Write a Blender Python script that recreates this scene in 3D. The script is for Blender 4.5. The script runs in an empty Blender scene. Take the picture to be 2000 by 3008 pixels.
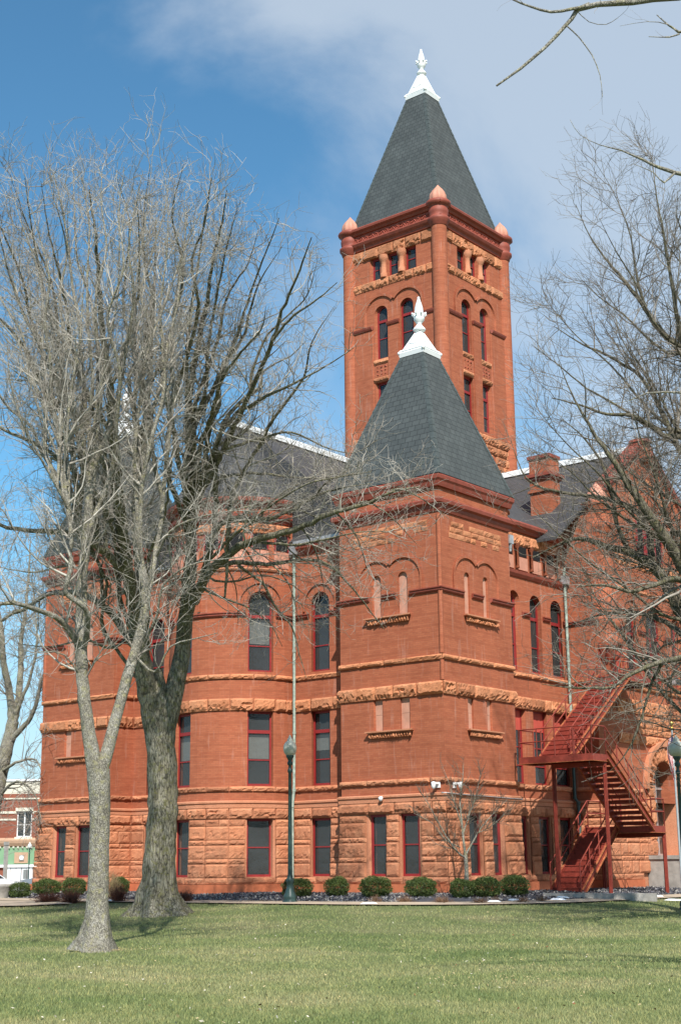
import bpy, math, random
import numpy as np
from math import radians as R_, sin, cos, pi, sqrt
from mathutils import Vector, Matrix

S = bpy.context.scene
COL = S.collection

# ------------------------------------------------------------------ camera
YAW, PITCH, ROLL, FPX = 0.6853, 0.2442, -0.0095, 4177.8
EYE = np.array([28.9062, -40.9505, 0.95])
_f = np.array([-sin(YAW) * cos(PITCH), cos(YAW) * cos(PITCH), sin(PITCH)])
_r = np.array([cos(YAW), sin(YAW), 0.0])
_u = np.cross(_r, _f)
CR, CU = _r * cos(ROLL) + _u * sin(ROLL), -_r * sin(ROLL) + _u * cos(ROLL)
cd = bpy.data.cameras.new("camera")
cam = bpy.data.objects.new("camera", cd)
COL.objects.link(cam)
cam.matrix_world = Matrix(((CR[0], CU[0], -_f[0], EYE[0]), (CR[1], CU[1], -_f[1], EYE[1]),
                           (CR[2], CU[2], -_f[2], EYE[2]), (0, 0, 0, 1)))
cd.sensor_fit = 'HORIZONTAL'
cd.sensor_width = 24.0
cd.lens = 24.0 * FPX / 2000.0
cd.clip_start = 0.2
cd.clip_end = 3000
S.camera = cam
HF = np.array([-sin(YAW), cos(YAW), 0.0])


def at(px, py, D):
    """world point seen at photo pixel (px, py), D metres ahead of the camera along the ground"""
    d = CR * ((px - 1000) / FPX) - CU * ((py - 1504) / FPX) + _f
    return EYE + d * (D / d.dot(HF))


# ------------------------------------------------------------------ light
SUN_AZ, SUN_EL = R_(45.0), R_(46.0)          # sun stands toward (sin az, -cos az)
w = bpy.data.worlds.new("World")
S.world = w
w.use_nodes = True
nt = w.node_tree
nt.nodes.clear()
N, L = nt.nodes.new, nt.links.new
out = N('ShaderNodeOutputWorld')
bg = N('ShaderNodeBackground')
sky = N('ShaderNodeTexSky')
sky.sky_type = 'NISHITA'
sky.sun_disc = False
sky.sun_elevation = SUN_EL
sky.sun_rotation = math.atan2(sin(SUN_AZ), -cos(SUN_AZ))
sky.altitude = 400
sky.air_density = 1.0
sky.dust_density = 0.2
sky.ozone_density = 1.2
tc = N('ShaderNodeTexCoord')
mp = N('ShaderNodeMapping')
mp.inputs['Scale'].default_value = (1.0, 1.0, 1.35)
nz = N('ShaderNodeTexNoise')
nz.inputs['Scale'].default_value = 3.1
nz.inputs['Detail'].default_value = 7
nz.inputs['Roughness'].default_value = 0.56
nz.inputs['Distortion'].default_value = 0.5
dt = N('ShaderNodeVectorMath')
dt.operation = 'DOT_PRODUCT'
_cd = CR * 1.9 + CU * 0.35
dt.inputs[1].default_value = tuple(_cd)
m1 = N('ShaderNodeMath'); m1.operation = 'MULTIPLY_ADD'
m1.inputs[1].default_value = 1.0
mr = N('ShaderNodeMapRange')
mr.interpolation_type = 'SMOOTHSTEP'
mr.inputs['From Min'].default_value = 0.34
mr.inputs['From Max'].default_value = 1.0
mr.inputs['To Max'].default_value = 0.72
mx = N('ShaderNodeMix'); mx.data_type = 'RGBA'
mx.inputs['B'].default_value = (3.6, 4.1, 4.7, 1)
L(tc.outputs['Generated'], mp.inputs['Vector'])
L(mp.outputs['Vector'], nz.inputs['Vector'])
L(tc.outputs['Generated'], dt.inputs[0])
L(dt.outputs['Value'], m1.inputs[0])
nk = N('ShaderNodeMath'); nk.operation = 'MULTIPLY_ADD'
nk.inputs[1].default_value = 2.1
nk.inputs[2].default_value = -0.52
L(nz.outputs['Fac'], nk.inputs[0])
L(nk.outputs[0], m1.inputs[2])
L(m1.outputs[0], mr.inputs['Value'])
sz = N('ShaderNodeSeparateXYZ')
L(tc.outputs['Generated'], sz.inputs[0])
hz = N('ShaderNodeMapRange')
hz.interpolation_type = 'SMOOTHSTEP'
hz.inputs['From Min'].default_value = 0.26
hz.inputs['From Max'].default_value = 0.02
hz.inputs['To Max'].default_value = 0.75
L(sz.outputs['Z'], hz.inputs['Value'])
mxx = N('ShaderNodeMath'); mxx.operation = 'MAXIMUM'
L(mr.outputs['Result'], mxx.inputs[0])
L(hz.outputs['Result'], mxx.inputs[1])
L(mxx.outputs[0], mx.inputs['Factor'])
tint = N('ShaderNodeMix'); tint.data_type = 'RGBA'; tint.blend_type = 'MULTIPLY'
tint.inputs['Factor'].default_value = 1.0
tint.inputs['B'].default_value = (0.52, 0.89, 0.96, 1)
L(sky.outputs['Color'], tint.inputs['A'])
L(tint.outputs['Result'], mx.inputs['A'])
L(mx.outputs['Result'], bg.inputs['Color'])
L(bg.outputs['Background'], out.inputs['Surface'])
bg.inputs['Strength'].default_value = 0.134

sl = bpy.data.lights.new("sun", 'SUN')
sl.energy = 4.9
sl.angle = R_(0.53)
sl.color = (1.0, 0.955, 0.89)
so = bpy.data.objects.new("sun", sl)
COL.objects.link(so)
sdir = Vector((sin(SUN_AZ) * cos(SUN_EL), -cos(SUN_AZ) * cos(SUN_EL), sin(SUN_EL)))
so.rotation_euler = sdir.to_track_quat('Z', 'Y').to_euler()
so.location = (20, -30, 60)

S.view_settings.view_transform = 'Standard'
S.view_settings.look = 'None'
S.view_settings.exposure = 0.4
S.view_settings.gamma = 1.0
S.render.engine = 'CYCLES'
S.cycles.max_bounces = 6
S.cycles.transparent_max_bounces = 12
S.cycles.caustics_reflective = False
S.cycles.caustics_refractive = False

# ------------------------------------------------------------------ materials
class NT:
    """small node-tree helper"""
    def __init__(s, name):
        s.m = bpy.data.materials.new(name)
        s.m.use_nodes = True
        s.t = s.m.node_tree
        s.b = s.t.nodes['Principled BSDF']

    def n(s, kind, **kw):
        nd = s.t.nodes.new('ShaderNode' + kind)
        for k, v in kw.items():
            if k in nd.inputs.keys():
                nd.inputs[k].default_value = v
            else:
                setattr(nd, k, v)
        return nd

    def l(s, a, b):
        s.t.links.new(a, b)

    def noise(s, vec, scale, detail=4, rough=0.55):
        nd = s.n('TexNoise', Scale=scale, Detail=detail, Roughness=rough)
        if vec is not None:
            s.l(vec, nd.inputs['Vector'])
        return nd.outputs['Fac']

    def ramp(s, fac, stops):
        nd = s.n('ValToRGB')
        e = nd.color_ramp.elements
        while len(e) > 1:
            e.remove(e[-1])
        e[0].position, e[0].color = stops[0][0], (*stops[0][1], 1)
        for p, c in stops[1:]:
            x = e.new(p)
            x.color = (*c, 1)
        s.l(fac, nd.inputs['Fac'])
        return nd.outputs['Color']

    def mixc(s, fac, a, b, mode='MIX'):
        nd = s.n('Mix', data_type='RGBA', blend_type=mode)
        for src, k in ((fac, 'Factor'), (a, 'A'), (b, 'B')):
            if hasattr(src, 'is_linked'):
                s.l(src, nd.inputs[k])
            elif isinstance(src, (int, float)):
                nd.inputs[k].default_value = src
            else:
                nd.inputs[k].default_value = (*src, 1)
        return nd.outputs['Result']

    def bump(s, h, strength=0.4, dist=0.02):
        nd = s.n('Bump', Strength=strength, Distance=dist)
        s.l(h, nd.inputs['Height'])
        s.l(nd.outputs['Normal'], s.b.inputs['Normal'])

    def obj(s):
        return s.n('TexCoord').outputs['Object']

    def uv(s):
        return s.n('TexCoord').outputs['UV']

    def set(s, col=None, rough=None, spec=None, metal=None):
        if col is not None:
            if hasattr(col, 'is_linked'):
                s.l(col, s.b.inputs['Base Color'])
            else:
                s.b.inputs['Base Color'].default_value = (*col, 1)
        if rough is not None:
            s.b.inputs['Roughness'].default_value = rough
        if spec is not None:
            s.b.inputs['Specular IOR Level'].default_value = spec
        if metal is not None:
            s.b.inputs['Metallic'].default_value = metal
        return s.m


def mat_brick(name, c1, c2, mortar, bw=0.21, rh=0.07, stain=True):
    k = NT(name)
    uv = k.uv()
    br = k.n('TexBrick', offset=0.5)
    br.inputs['Scale'].default_value = 1.0
    br.inputs['Brick Width'].default_value = bw
    br.inputs['Row Height'].default_value = rh
    br.inputs['Mortar Size'].default_value = 0.006
    br.inputs['Mortar Smooth'].default_value = 0.2
    br.inputs['Bias'].default_value = -0.2
    br.inputs['Color1'].default_value = (*c1, 1)
    br.inputs['Color2'].default_value = (*c2, 1)
    br.inputs['Mortar'].default_value = (*mortar, 1)
    k.l(uv, br.inputs['Vector'])
    ob = k.obj()
    # rows of darker header bricks
    mpn = k.n('Mapping')
    mpn.inputs['Scale'].default_value = (1.6, 14.3, 1)
    k.l(uv, mpn.inputs['Vector'])
    rows = k.ramp(k.noise(mpn.outputs['Vector'], 1.0, 3, 0.6), [(0.30, (0.80,) * 3), (0.44, (0.97,) * 3), (0.7, (1.05,) * 3)])
    c = k.mixc(1.0, br.outputs['Color'], rows, 'MULTIPLY')
    # every sixth course is laid in darker headers
    sx = k.n('SeparateXYZ')
    k.l(uv, sx.inputs[0])
    md = k.n('Math', operation='MODULO')
    md.inputs[1].default_value = rh * 6
    k.l(sx.outputs['Y'], md.inputs[0])
    hd = k.n('Math', operation='LESS_THAN')
    hd.inputs[1].default_value = rh * .95
    k.l(md.outputs[0], hd.inputs[0])
    mp4 = k.n('Mapping')
    mp4.inputs['Scale'].default_value = (4.5, 2.4, 1)
    k.l(uv, mp4.inputs['Vector'])
    hm = k.n('Math', operation='MULTIPLY')
    k.l(hd.outputs[0], hm.inputs[0])
    k.l(k.noise(mp4.outputs['Vector'], 1.0, 3, .7), hm.inputs[1])
    c = k.mixc(hm.outputs[0], c, (c1[0] * .72, c1[1] * .66, c1[2] * .66))
    big = k.ramp(k.noise(ob, 0.55, 5, 0.6), [(0.3, (0.84, 0.82, 0.8)), (0.52, (1, 1, 1)), (0.75, (1.1, 1.07, 1.04))])
    c = k.mixc(1.0, c, big, 'MULTIPLY')
    if stain:   # pale lime bloom running down in streaks
        mp2 = k.n('Mapping')
        mp2.inputs['Scale'].default_value = (5.5, 0.55, 1)
        k.l(uv, mp2.inputs['Vector'])
        st = k.ramp(k.noise(mp2.outputs['Vector'], 1.0, 5, 0.65), [(0.56, (0, 0, 0)), (0.78, (0.36,) * 3)])
        c = k.mixc(st, c, (0.58, 0.40, 0.33))
    k.bump(br.outputs['Fac'], -0.35, 0.006)
    return k.set(c, 0.85, 0.25)


def mat_stone(name, base, dark, light, scale=2.0):
    k = NT(name)
    ob = k.obj()
    c = k.ramp(k.noise(ob, scale, 6, 0.62), [(0.28, dark), (0.5, base), (0.74, light)])
    at_ = k.n('Attribute', attribute_name='tone')
    tn = k.ramp(at_.outputs['Fac'], [(0.0, (0.74, 0.70, 0.68)), (0.5, (1, 1, 1)), (1.0, (1.14, 1.1, 1.05))])
    c = k.mixc(1.0, c, tn, 'MULTIPLY')
    fl = k.ramp(k.noise(ob, 26, 3, 0.7), [(0.35, (0.86,) * 3), (0.62, (1.06,) * 3)])
    c = k.mixc(1.0, c, fl, 'MULTIPLY')
    gr = k.ramp(k.noise(ob, 0.8, 4, 0.7), [(0.62, (0, 0, 0)), (0.78, (0.35,) * 3)])
    c = k.mixc(gr, c, (0.16, 0.11, 0.075))
    k.bump(k.noise(ob, 21, 7, 0.75), 0.75, 0.035)
    return k.set(c, 0.9, 0.2)


def mat_slate(name, c1, c2, rh=0.24, bw=0.34):
    k = NT(name)
    uv = k.uv()
    br = k.n('TexBrick', offset=0.5)
    br.inputs['Scale'].default_value = 1.0
    br.inputs['Brick Width'].default_value = bw
    br.inputs['Row Height'].default_value = rh
    br.inputs['Mortar Size'].default_value = 0.013
    br.inputs['Mortar Smooth'].default_value = 0.3
    br.inputs['Color1'].default_value = (*c1, 1)
    br.inputs['Color2'].default_value = (*c2, 1)
    br.inputs['Mortar'].default_value = (c1[0] * .3, c1[1] * .3, c1[2] * .3, 1)
    k.l(uv, br.inputs['Vector'])
    ob = k.obj()
    c = k.mixc(1.0, br.outputs['Color'], k.ramp(k.noise(ob, 1.1, 6, 0.65), [(0.3, (0.8,) * 3), (0.6, (1.05,) * 3), (0.8, (1.35,) * 3)]), 'MULTIPLY')
    mpn = k.n('Mapping')
    mpn.inputs['Scale'].default_value = (3.3, 0.9, 1)
    k.l(uv, mpn.inputs['Vector'])
    st = k.ramp(k.noise(mpn.outputs['Vector'], 1.0, 4, 0.7), [(0.66, (0, 0, 0)), (0.8, (0.5,) * 3)])
    c = k.mixc(st, c, (c1[0] * 2.4, c1[1] * 2.3, c1[2] * 2.2))
    k.bump(br.outputs['Fac'], -0.8, 0.02)
    return k.set(c, 0.62, 0.35)


def mat_plain(name, col, rough=0.6, spec=0.4, metal=0.0, var=0.12, scale=6.0, bump=0.0):
    k = NT(name)
    ob = k.obj()
    f = k.noise(ob, scale, 5, 0.6)
    lo, hi = 1 - var, 1 + var
    c = k.ramp(f, [(0.3, tuple(x * lo for x in col)), (0.7, tuple(min(1, x * hi) for x in col))])
    if bump:
        k.bump(k.noise(ob, scale * 4, 4, 0.6), bump, 0.02)
    return k.set(c, rough, spec, metal)


def mat_bark(name, base, dark, light, lichen, scale=11.0, lich=0.5, bump=1.0, stretch=.34):
    k = NT(name)
    ob = k.obj()
    mpn = k.n('Mapping')
    mpn.inputs['Scale'].default_value = (1, 1, stretch)
    k.l(ob, mpn.inputs['Vector'])
    vo = k.n('TexVoronoi', feature='DISTANCE_TO_EDGE', Scale=scale)
    wob = k.n('Mix', data_type='RGBA', blend_type='LINEAR_LIGHT')
    wob.inputs['Factor'].default_value = 0.05
    nzz = k.n('TexNoise', Scale=scale * 0.9, Detail=5)
    k.l(mpn.outputs['Vector'], nzz.inputs['Vector'])
    k.l(mpn.outputs['Vector'], wob.inputs['A'])
    k.l(nzz.outputs['Color'], wob.inputs['B'])
    k.l(wob.outputs['Result'], vo.inputs['Vector'])
    fis = k.ramp(vo.outputs['Distance'], [(0.0, (0.22,) * 3), (0.13, (0.9,) * 3), (0.5, (1.05,) * 3)])
    c = k.ramp(k.noise(ob, 3.2, 6, 0.7), [(0.3, dark), (0.5, base), (0.72, light)])
    c = k.mixc(1.0, c, fis, 'MULTIPLY')
    li = k.ramp(k.noise(ob, 8.5, 5, 0.72), [(0.52, (0, 0, 0)), (0.62, (lich,) * 3)])
    c = k.mixc(li, c, lichen)
    hh = k.n('Math', operation='ADD')
    k.l(vo.outputs['Distance'], hh.inputs[0])
    k.l(k.noise(ob, 30, 4, 0.7), hh.inputs[1])
    k.bump(hh.outputs[0], bump, 0.03)
    return k.set(c, 0.92, 0.15)


M = {}
M['brick'] = mat_brick('red_brick', (0.41, 0.130, 0.064), (0.345, 0.097, 0.047), (0.30, 0.098, 0.058))
M['brick_far'] = mat_brick('old_brick', (0.27, 0.085, 0.05), (0.23, 0.07, 0.042), (0.2, 0.09, 0.06), stain=False)
M['stone'] = mat_stone('sandstone', (0.54, 0.226, 0.122), (0.43, 0.166, 0.085), (0.62, 0.29, 0.16))
M['stone_b'] = mat_stone('yellow_sandstone', (0.54, 0.228, 0.117), (0.43, 0.168, 0.08), (0.61, 0.28, 0.15))
M['smooth'] = mat_stone('dressed_sandstone', (0.56, 0.24, 0.135), (0.48, 0.19, 0.10), (0.6, 0.27, 0.16), 0.9)
M['panel'] = mat_plain('pink_stone_panel', (0.52, 0.27, 0.19), 0.85, 0.2, var=0.15, scale=3)
M['plinth'] = mat_plain('painted_plinth', (0.50, 0.15, 0.07), 0.85, 0.2, var=0.2, scale=2.5)
M['terra'] = mat_plain('dark_terracotta', (0.26, 0.06, 0.036), 0.6, 0.4, var=0.2, scale=4, bump=0.2)
M['terra_c'] = mat_plain('carved_terracotta', (0.33, 0.075, 0.045), 0.65, 0.35, var=0.3, scale=14, bump=0.6)
M['salmon'] = mat_plain('salmon_terracotta', (0.55, 0.25, 0.17), 0.6, 0.4, var=0.12, scale=5)
M['redwood'] = mat_plain('red_window_paint', (0.27, 0.024, 0.024), 0.5, 0.4, var=0.12, scale=5)
M['redboard'] = mat_plain('faded_red_board', (0.50, 0.085, 0.06), 0.7, 0.3, var=0.1, scale=2)
M['rust'] = mat_plain('red_oxide_iron', (0.25, 0.044, 0.028), 0.62, 0.4, var=0.25, scale=7)
M['rustedge'] = mat_plain('rusty_iron', (0.34, 0.11, 0.045), 0.75, 0.3, var=0.45, scale=10)
M['white'] = mat_plain('white_painted_metal', (0.83, 0.84, 0.83), 0.45, 0.4, var=0.04, scale=3)
M['slate'] = mat_slate('green_grey_slate', (0.076, 0.085, 0.082), (0.060, 0.068, 0.066))
M['slate_hip'] = mat_plain('slate_hip_tiles', (0.064, 0.076, 0.073), 0.6, 0.35, var=0.25, scale=5)
M['slate2'] = mat_slate('dark_grey_shingle', (0.072, 0.072, 0.074), (0.059, 0.059, 0.061), 0.15, 0.3)
M['verdigris'] = mat_plain('weathered_copper', (0.33, 0.40, 0.34), 0.6, 0.4, metal=0.2, var=0.35, scale=8)
M['zinc'] = mat_plain('grey_gutter_metal', (0.42, 0.43, 0.44), 0.45, 0.5, metal=0.4, var=0.25, scale=6)
M['interior'] = mat_plain('dark_interior', (0.02, 0.02, 0.021), 0.9, 0.1)
M['blind'] = mat_plain('window_blind', (0.52, 0.51, 0.46), 0.8, 0.2, var=0.08, scale=12)
M['green_iron'] = mat_plain('dark_green_iron', (0.03, 0.062, 0.055), 0.45, 0.5, var=0.2, scale=8)
M['globe'] = mat_plain('frosted_globe', (0.50, 0.49, 0.40), 0.35, 0.5, var=0.12, scale=4)
M['globe_w'] = mat_plain('pale_globe', (0.62, 0.65, 0.6), 0.3, 0.5, var=0.1, scale=4)
M['concrete'] = mat_plain('grey_concrete', (0.33, 0.31, 0.28), 0.9, 0.2, var=0.25, scale=3, bump=0.4)
M['path'] = mat_plain('tan_concrete', (0.42, 0.34, 0.25), 0.9, 0.2, var=0.15, scale=2, bump=0.3)
M['alu'] = mat_plain('brushed_aluminium', (0.55, 0.57, 0.58), 0.35, 0.5, metal=0.6, var=0.08)
M['gold'] = mat_plain('gilt', (0.75, 0.52, 0.10), 0.3, 0.5, metal=0.9, var=0.05)
M['snow'] = mat_plain('old_snow', (0.82, 0.84, 0.86), 0.7, 0.3, var=0.05, scale=8)
M['cream'] = mat_plain('cream_stucco', (0.66, 0.62, 0.50), 0.85, 0.2, var=0.06, scale=3)
M['mint'] = mat_plain('mint_paint', (0.19, 0.33, 0.19), 0.6, 0.3, var=0.06, scale=2)
M['tanboard'] = mat_plain('tan_board', (0.45, 0.29, 0.19), 0.7, 0.3, var=0.08)
M['carwhite'] = mat_plain('white_car_paint', (0.75, 0.76, 0.77), 0.2, 0.6, var=0.02)
M['cargrey'] = mat_plain('silver_car_paint', (0.25, 0.27, 0.29), 0.2, 0.6, metal=0.4, var=0.03)
M['rubber'] = mat_plain('black_rubber', (0.02, 0.02, 0.02), 0.8, 0.2)
M['flag_red'] = mat_plain('flag_red', (0.45, 0.02, 0.03), 0.8, 0.2)
M['flag_blue'] = mat_plain('flag_blue', (0.015, 0.02, 0.10), 0.8, 0.2)
M['flag_white'] = mat_plain('flag_white', (0.72, 0.72, 0.72), 0.8, 0.2, var=0.04)
M['bark1'] = mat_bark('pale_grey_bark', (0.40, 0.37, 0.30), (0.25, 0.225, 0.175), (0.56, 0.53, 0.46), (0.40, 0.37, 0.17), 26, 0.5, 1.0, .45)
M['bark2'] = mat_bark('mossy_rough_bark', (0.27, 0.245, 0.18), (0.13, 0.115, 0.08), (0.42, 0.39, 0.31), (0.20, 0.19, 0.065), 13, 0.6, 1.0, .2)
M['bark3'] = mat_bark('dark_bark', (0.19, 0.168, 0.12), (0.09, 0.08, 0.055), (0.30, 0.275, 0.21), (0.16, 0.155, 0.06), 14, 0.55, 1.0, .25)
M['twig'] = mat_plain('twig_bark', (0.29, 0.258, 0.218), 0.85, 0.2, var=0.4, scale=1.6)
M['twig2'] = mat_plain('dark_twig_bark', (0.15, 0.125, 0.095), 0.85, 0.2, var=0.4, scale=1.6)
M['twigp'] = mat_plain('pale_twig_bark', (0.42, 0.39, 0.335), 0.85, 0.2, var=0.4, scale=1.6)


def mat_glass():
    k = NT('window_glass')
    t = k.t
    k.b.inputs['Base Color'].default_value = (0.085, 0.09, 0.09, 1)
    k.b.inputs['Roughness'].default_value = 0.08
    k.b.inputs['Specular IOR Level'].default_value = 0.9
    tr = k.n('BsdfTransparent')
    tr.inputs['Color'].default_value = (0.78, 0.80, 0.80, 1)
    ms = k.n('MixShader')
    ms.inputs['Fac'].default_value = 0.46
    o = [n for n in t.nodes if n.type == 'OUTPUT_MATERIAL'][0]
    k.l(tr.outputs[0], ms.inputs[1])
    k.l(k.b.outputs[0], ms.inputs[2])
    k.l(ms.outputs[0], o.inputs['Surface'])
    k.bump(k.noise(k.obj(), 2.3, 3), 0.12, 0.05)
    return k.m


M['glass'] = mat_glass()


# ------------------------------------------------------------------ objects
def tag(o, label=None, cat=None, group=None, kind=None):
    if label: o['label'] = label
    if cat: o['category'] = cat
    if group: o['group'] = group
    if kind: o['kind'] = kind
    return o


def empty(name, loc, label, cat, group=None, rz=0.0):
    o = bpy.data.objects.new(name, None)
    COL.objects.link(o)
    o.location = loc
    o.rotation_euler = (0, 0, rz)
    o.empty_display_size = 0.3
    return tag(o, label, cat, group)


def put(o, parent):
    """parent a mesh whose coordinates are already in world space"""
    if parent is not None:
        o.parent = parent
        ws = Matrix.Identity(4)
        p = parent
        chain = []
        while p is not None:
            chain.append(p)
            p = p.parent
        for p in reversed(chain):
            ws = ws @ (p.matrix_parent_inverse @ Matrix.LocRotScale(p.location, p.rotation_euler, p.scale) if p.parent else Matrix.LocRotScale(p.location, p.rotation_euler, p.scale))
        o.matrix_parent_inverse = ws.inverted()
    return o


class MB:
    """collects polygons and links them as one mesh object"""
    def __init__(s):
        s.v, s.f, s.mi, s.uv, s.tone, s.sm = [], [], [], [], [], []
        s.mats = []

    def slot(s, m):
        if m not in s.mats:
            s.mats.append(m)
        return s.mats.index(m)

    def poly(s, pts, m, uv=None, tone=0.5, smooth=False):
        i = len(s.v)
        s.v.extend([tuple(map(float, p)) for p in pts])
        s.f.append(tuple(range(i, i + len(pts))))
        s.mi.append(s.slot(m))
        if uv is None:
            uv = auto_uv(pts)
        s.uv.extend(uv)
        s.tone.extend([tone] * len(pts))
        s.sm.append(smooth)

    def grid(s, P, m, tone=0.5, uv=None, smooth=False, closed=False):
        """P: rows x cols x 3 shared-vertex grid"""
        P = np.asarray(P, float)
        a, b = P.shape[:2]
        i0 = len(s.v)
        s.v.extend(map(tuple, P.reshape(-1, 3)))
        s.tone.extend([tone] * 0)
        k = s.slot(m)
        for i in range(a - 1):
            for j in range(b - 1 + (1 if closed else 0)):
                j2 = (j + 1) % b
                q = (i * b + j, i * b + j2, (i + 1) * b + j2, (i + 1) * b + j)
                s.f.append(tuple(i0 + x for x in q))
                s.mi.append(k)
                if uv is None:
                    s.uv.extend(auto_uv([P.reshape(-1, 3)[x] for x in q]))
                else:
                    s.uv.extend([uv[x // b][x % b] for x in q])
                s.tone.extend([tone] * 4)
                s.sm.append(smooth)

    def box(s, x0, x1, y0, y1, z0, z1, m, tone=0.5):
        p = [(x0, y0, z0), (x1, y0, z0), (x1, y1, z0), (x0, y1, z0), (x0, y0, z1), (x1, y0, z1), (x1, y1, z1), (x0, y1, z1)]
        for q in ((3, 2, 1, 0), (4, 5, 6, 7), (0, 1, 5, 4), (1, 2, 6, 5), (2, 3, 7, 6), (3, 0, 4, 7)):
            s.poly([p[i] for i in q], m, tone=tone)

    def bar(s, a, b, w, h, m, up=(0, 0, 1)):
        """rectangular bar from a to b"""
        a, b = Vector(a), Vector(b)
        d = (b - a).normalized()
        u = Vector(up)
        if abs(d.dot(u)) > 0.98:
            u = Vector((1, 0, 0))
        x = d.cross(u).normalized() * (w / 2)
        y = x.cross(d).normalized() * (h / 2)
        p = [a - x - y, a + x - y, a + x + y, a - x + y, b - x - y, b + x - y, b + x + y, b - x + y]
        for q in ((3, 2, 1, 0), (4, 5, 6, 7), (0, 1, 5, 4), (1, 2, 6, 5), (2, 3, 7, 6), (3, 0, 4, 7)):
            s.poly([p[i] for i in q], m)

    def rod(s, pts, r, m, n=8, cap=True):
        pts = [Vector(p) for p in pts]
        rr = r if hasattr(r, '__len__') else [r] * len(pts)
        rings = []
        for i, p in enumerate(pts):
            d = (pts[min(i + 1, len(pts) - 1)] - pts[max(i - 1, 0)]).normalized()
            u = Vector((0, 0, 1)) if abs(d.z) < 0.9 else Vector((1, 0, 0))
            x = d.cross(u).normalized()
            y = d.cross(x)
            rings.append([p + (x * cos(2 * pi * k / n) + y * sin(2 * pi * k / n)) * rr[i] for k in range(n)])
        s.grid([[tuple(q) for q in r_] for r_ in rings], m, smooth=True, closed=True)
        if cap:
            s.poly(rings[0][::-1], m)
            s.poly(rings[-1], m)

    def lathe(s, c, prof, m, n=20, smooth=True, lobes=0, la=0.0, cap=True):
        """prof: (r, z) bottom to top around the vertical through c"""
        rings = []
        for r, z in prof:
            rings.append([(c[0] + r * (1 + la * cos(lobes * 2 * pi * k / n)) * cos(2 * pi * k / n),
                           c[1] + r * (1 + la * cos(lobes * 2 * pi * k / n)) * sin(2 * pi * k / n), c[2] + z) for k in range(n)])
        circ = [[(2 * pi * k / n * max(prof[0][0], .3), c[2] + prof[i][1]) for k in range(n + 1)] for i in range(len(prof))]
        i0 = len(s.v)
        b = n
        P = np.array(rings).reshape(-1, 3)
        s.v.extend(map(tuple, P))
        kx = s.slot(m)
        for i in range(len(prof) - 1):
            for j in range(n):
                j2 = (j + 1) % n
                s.f.append((i0 + i * b + j, i0 + i * b + j2, i0 + (i + 1) * b + j2, i0 + (i + 1) * b + j))
                s.mi.append(kx)
                s.uv.extend([circ[i][j], circ[i][j + 1], circ[i + 1][j + 1], circ[i + 1][j]])
                s.tone.extend([0.5] * 4)
                s.sm.append(smooth)
        if cap:
            s.poly(rings[0][::-1], m)
            s.poly(rings[-1], m)

    def build(s, name, parent=None):
        me = bpy.data.meshes.new(name)
        me.from_pydata(s.v, [], s.f)
        for m in s.mats:
            me.materials.append(M[m] if isinstance(m, str) else m)
        me.polygons.foreach_set('material_index', s.mi)
        me.polygons.foreach_set('use_smooth', s.sm)
        ul = me.uv_layers.new(name='UVMap')
        ul.data.foreach_set('uv', np.array(s.uv, np.float32).ravel())
        at_ = me.attributes.new('tone', 'FLOAT', 'CORNER')
        at_.data.foreach_set('value', np.array(s.tone, np.float32))
        me.update()
        o = bpy.data.objects.new(name, me)
        COL.objects.link(o)
        return put(o, parent)


def _pieces(s, gap):
    """faces of a builder grouped into far-apart pieces"""
    V = np.array(s.v)
    par = {}
    def find(a):
        while par[a] != a:
            par[a] = par[par[a]]
            a = par[a]
        return a
    key = [tuple(k) for k in np.round(V / .004).astype(int)]
    for f in s.f:
        ks = [key[i] for i in f]
        for k in ks:
            par.setdefault(k, k)
        r = find(ks[0])
        for k in ks[1:]:
            par[find(k)] = r
    roots = {}
    fi = np.array([roots.setdefault(find(key[f[0]]), len(roots)) for f in s.f])
    n = len(roots)
    lo, hi = np.full((n, 3), 1e9), np.full((n, 3), -1e9)
    for f, g in zip(s.f, fi):
        q = V[list(f)]
        lo[g] = np.minimum(lo[g], q.min(0)); hi[g] = np.maximum(hi[g], q.max(0))
    lab = np.arange(n)
    while True:
        ch = False
        for i in range(n):
            m_ = np.all((lo - gap <= hi[i]) & (hi + gap >= lo[i]), axis=1)
            t = lab[m_].min()
            if (lab[m_] != t).any():
                for l_ in set(lab[m_]):
                    lab[lab == l_] = t
                ch = True
        if not ch:
            break
    g = lab[fi]
    return [np.nonzero(g == k)[0] for k in sorted(set(g))]


def build_pieces(s, name, parent=None, gap=.06):
    """link every far-apart piece as an object of its own"""
    off = np.concatenate([[0], np.cumsum([len(f) for f in s.f])])
    out_ = []
    for idx in _pieces(s, gap):
        m_ = MB()
        m_.mats = list(s.mats)
        mp_ = {}
        for i in idx:
            f = s.f[i]
            nf = []
            for v in f:
                if v not in mp_:
                    mp_[v] = len(m_.v)
                    m_.v.append(s.v[v])
                nf.append(mp_[v])
            m_.f.append(tuple(nf))
            m_.mi.append(s.mi[i]); m_.sm.append(s.sm[i])
            m_.uv.extend(s.uv[off[i]:off[i + 1]]); m_.tone.extend(s.tone[off[i]:off[i + 1]])
        out_.append(m_.build(name, parent))
    return out_


MB.pieces = build_pieces


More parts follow.
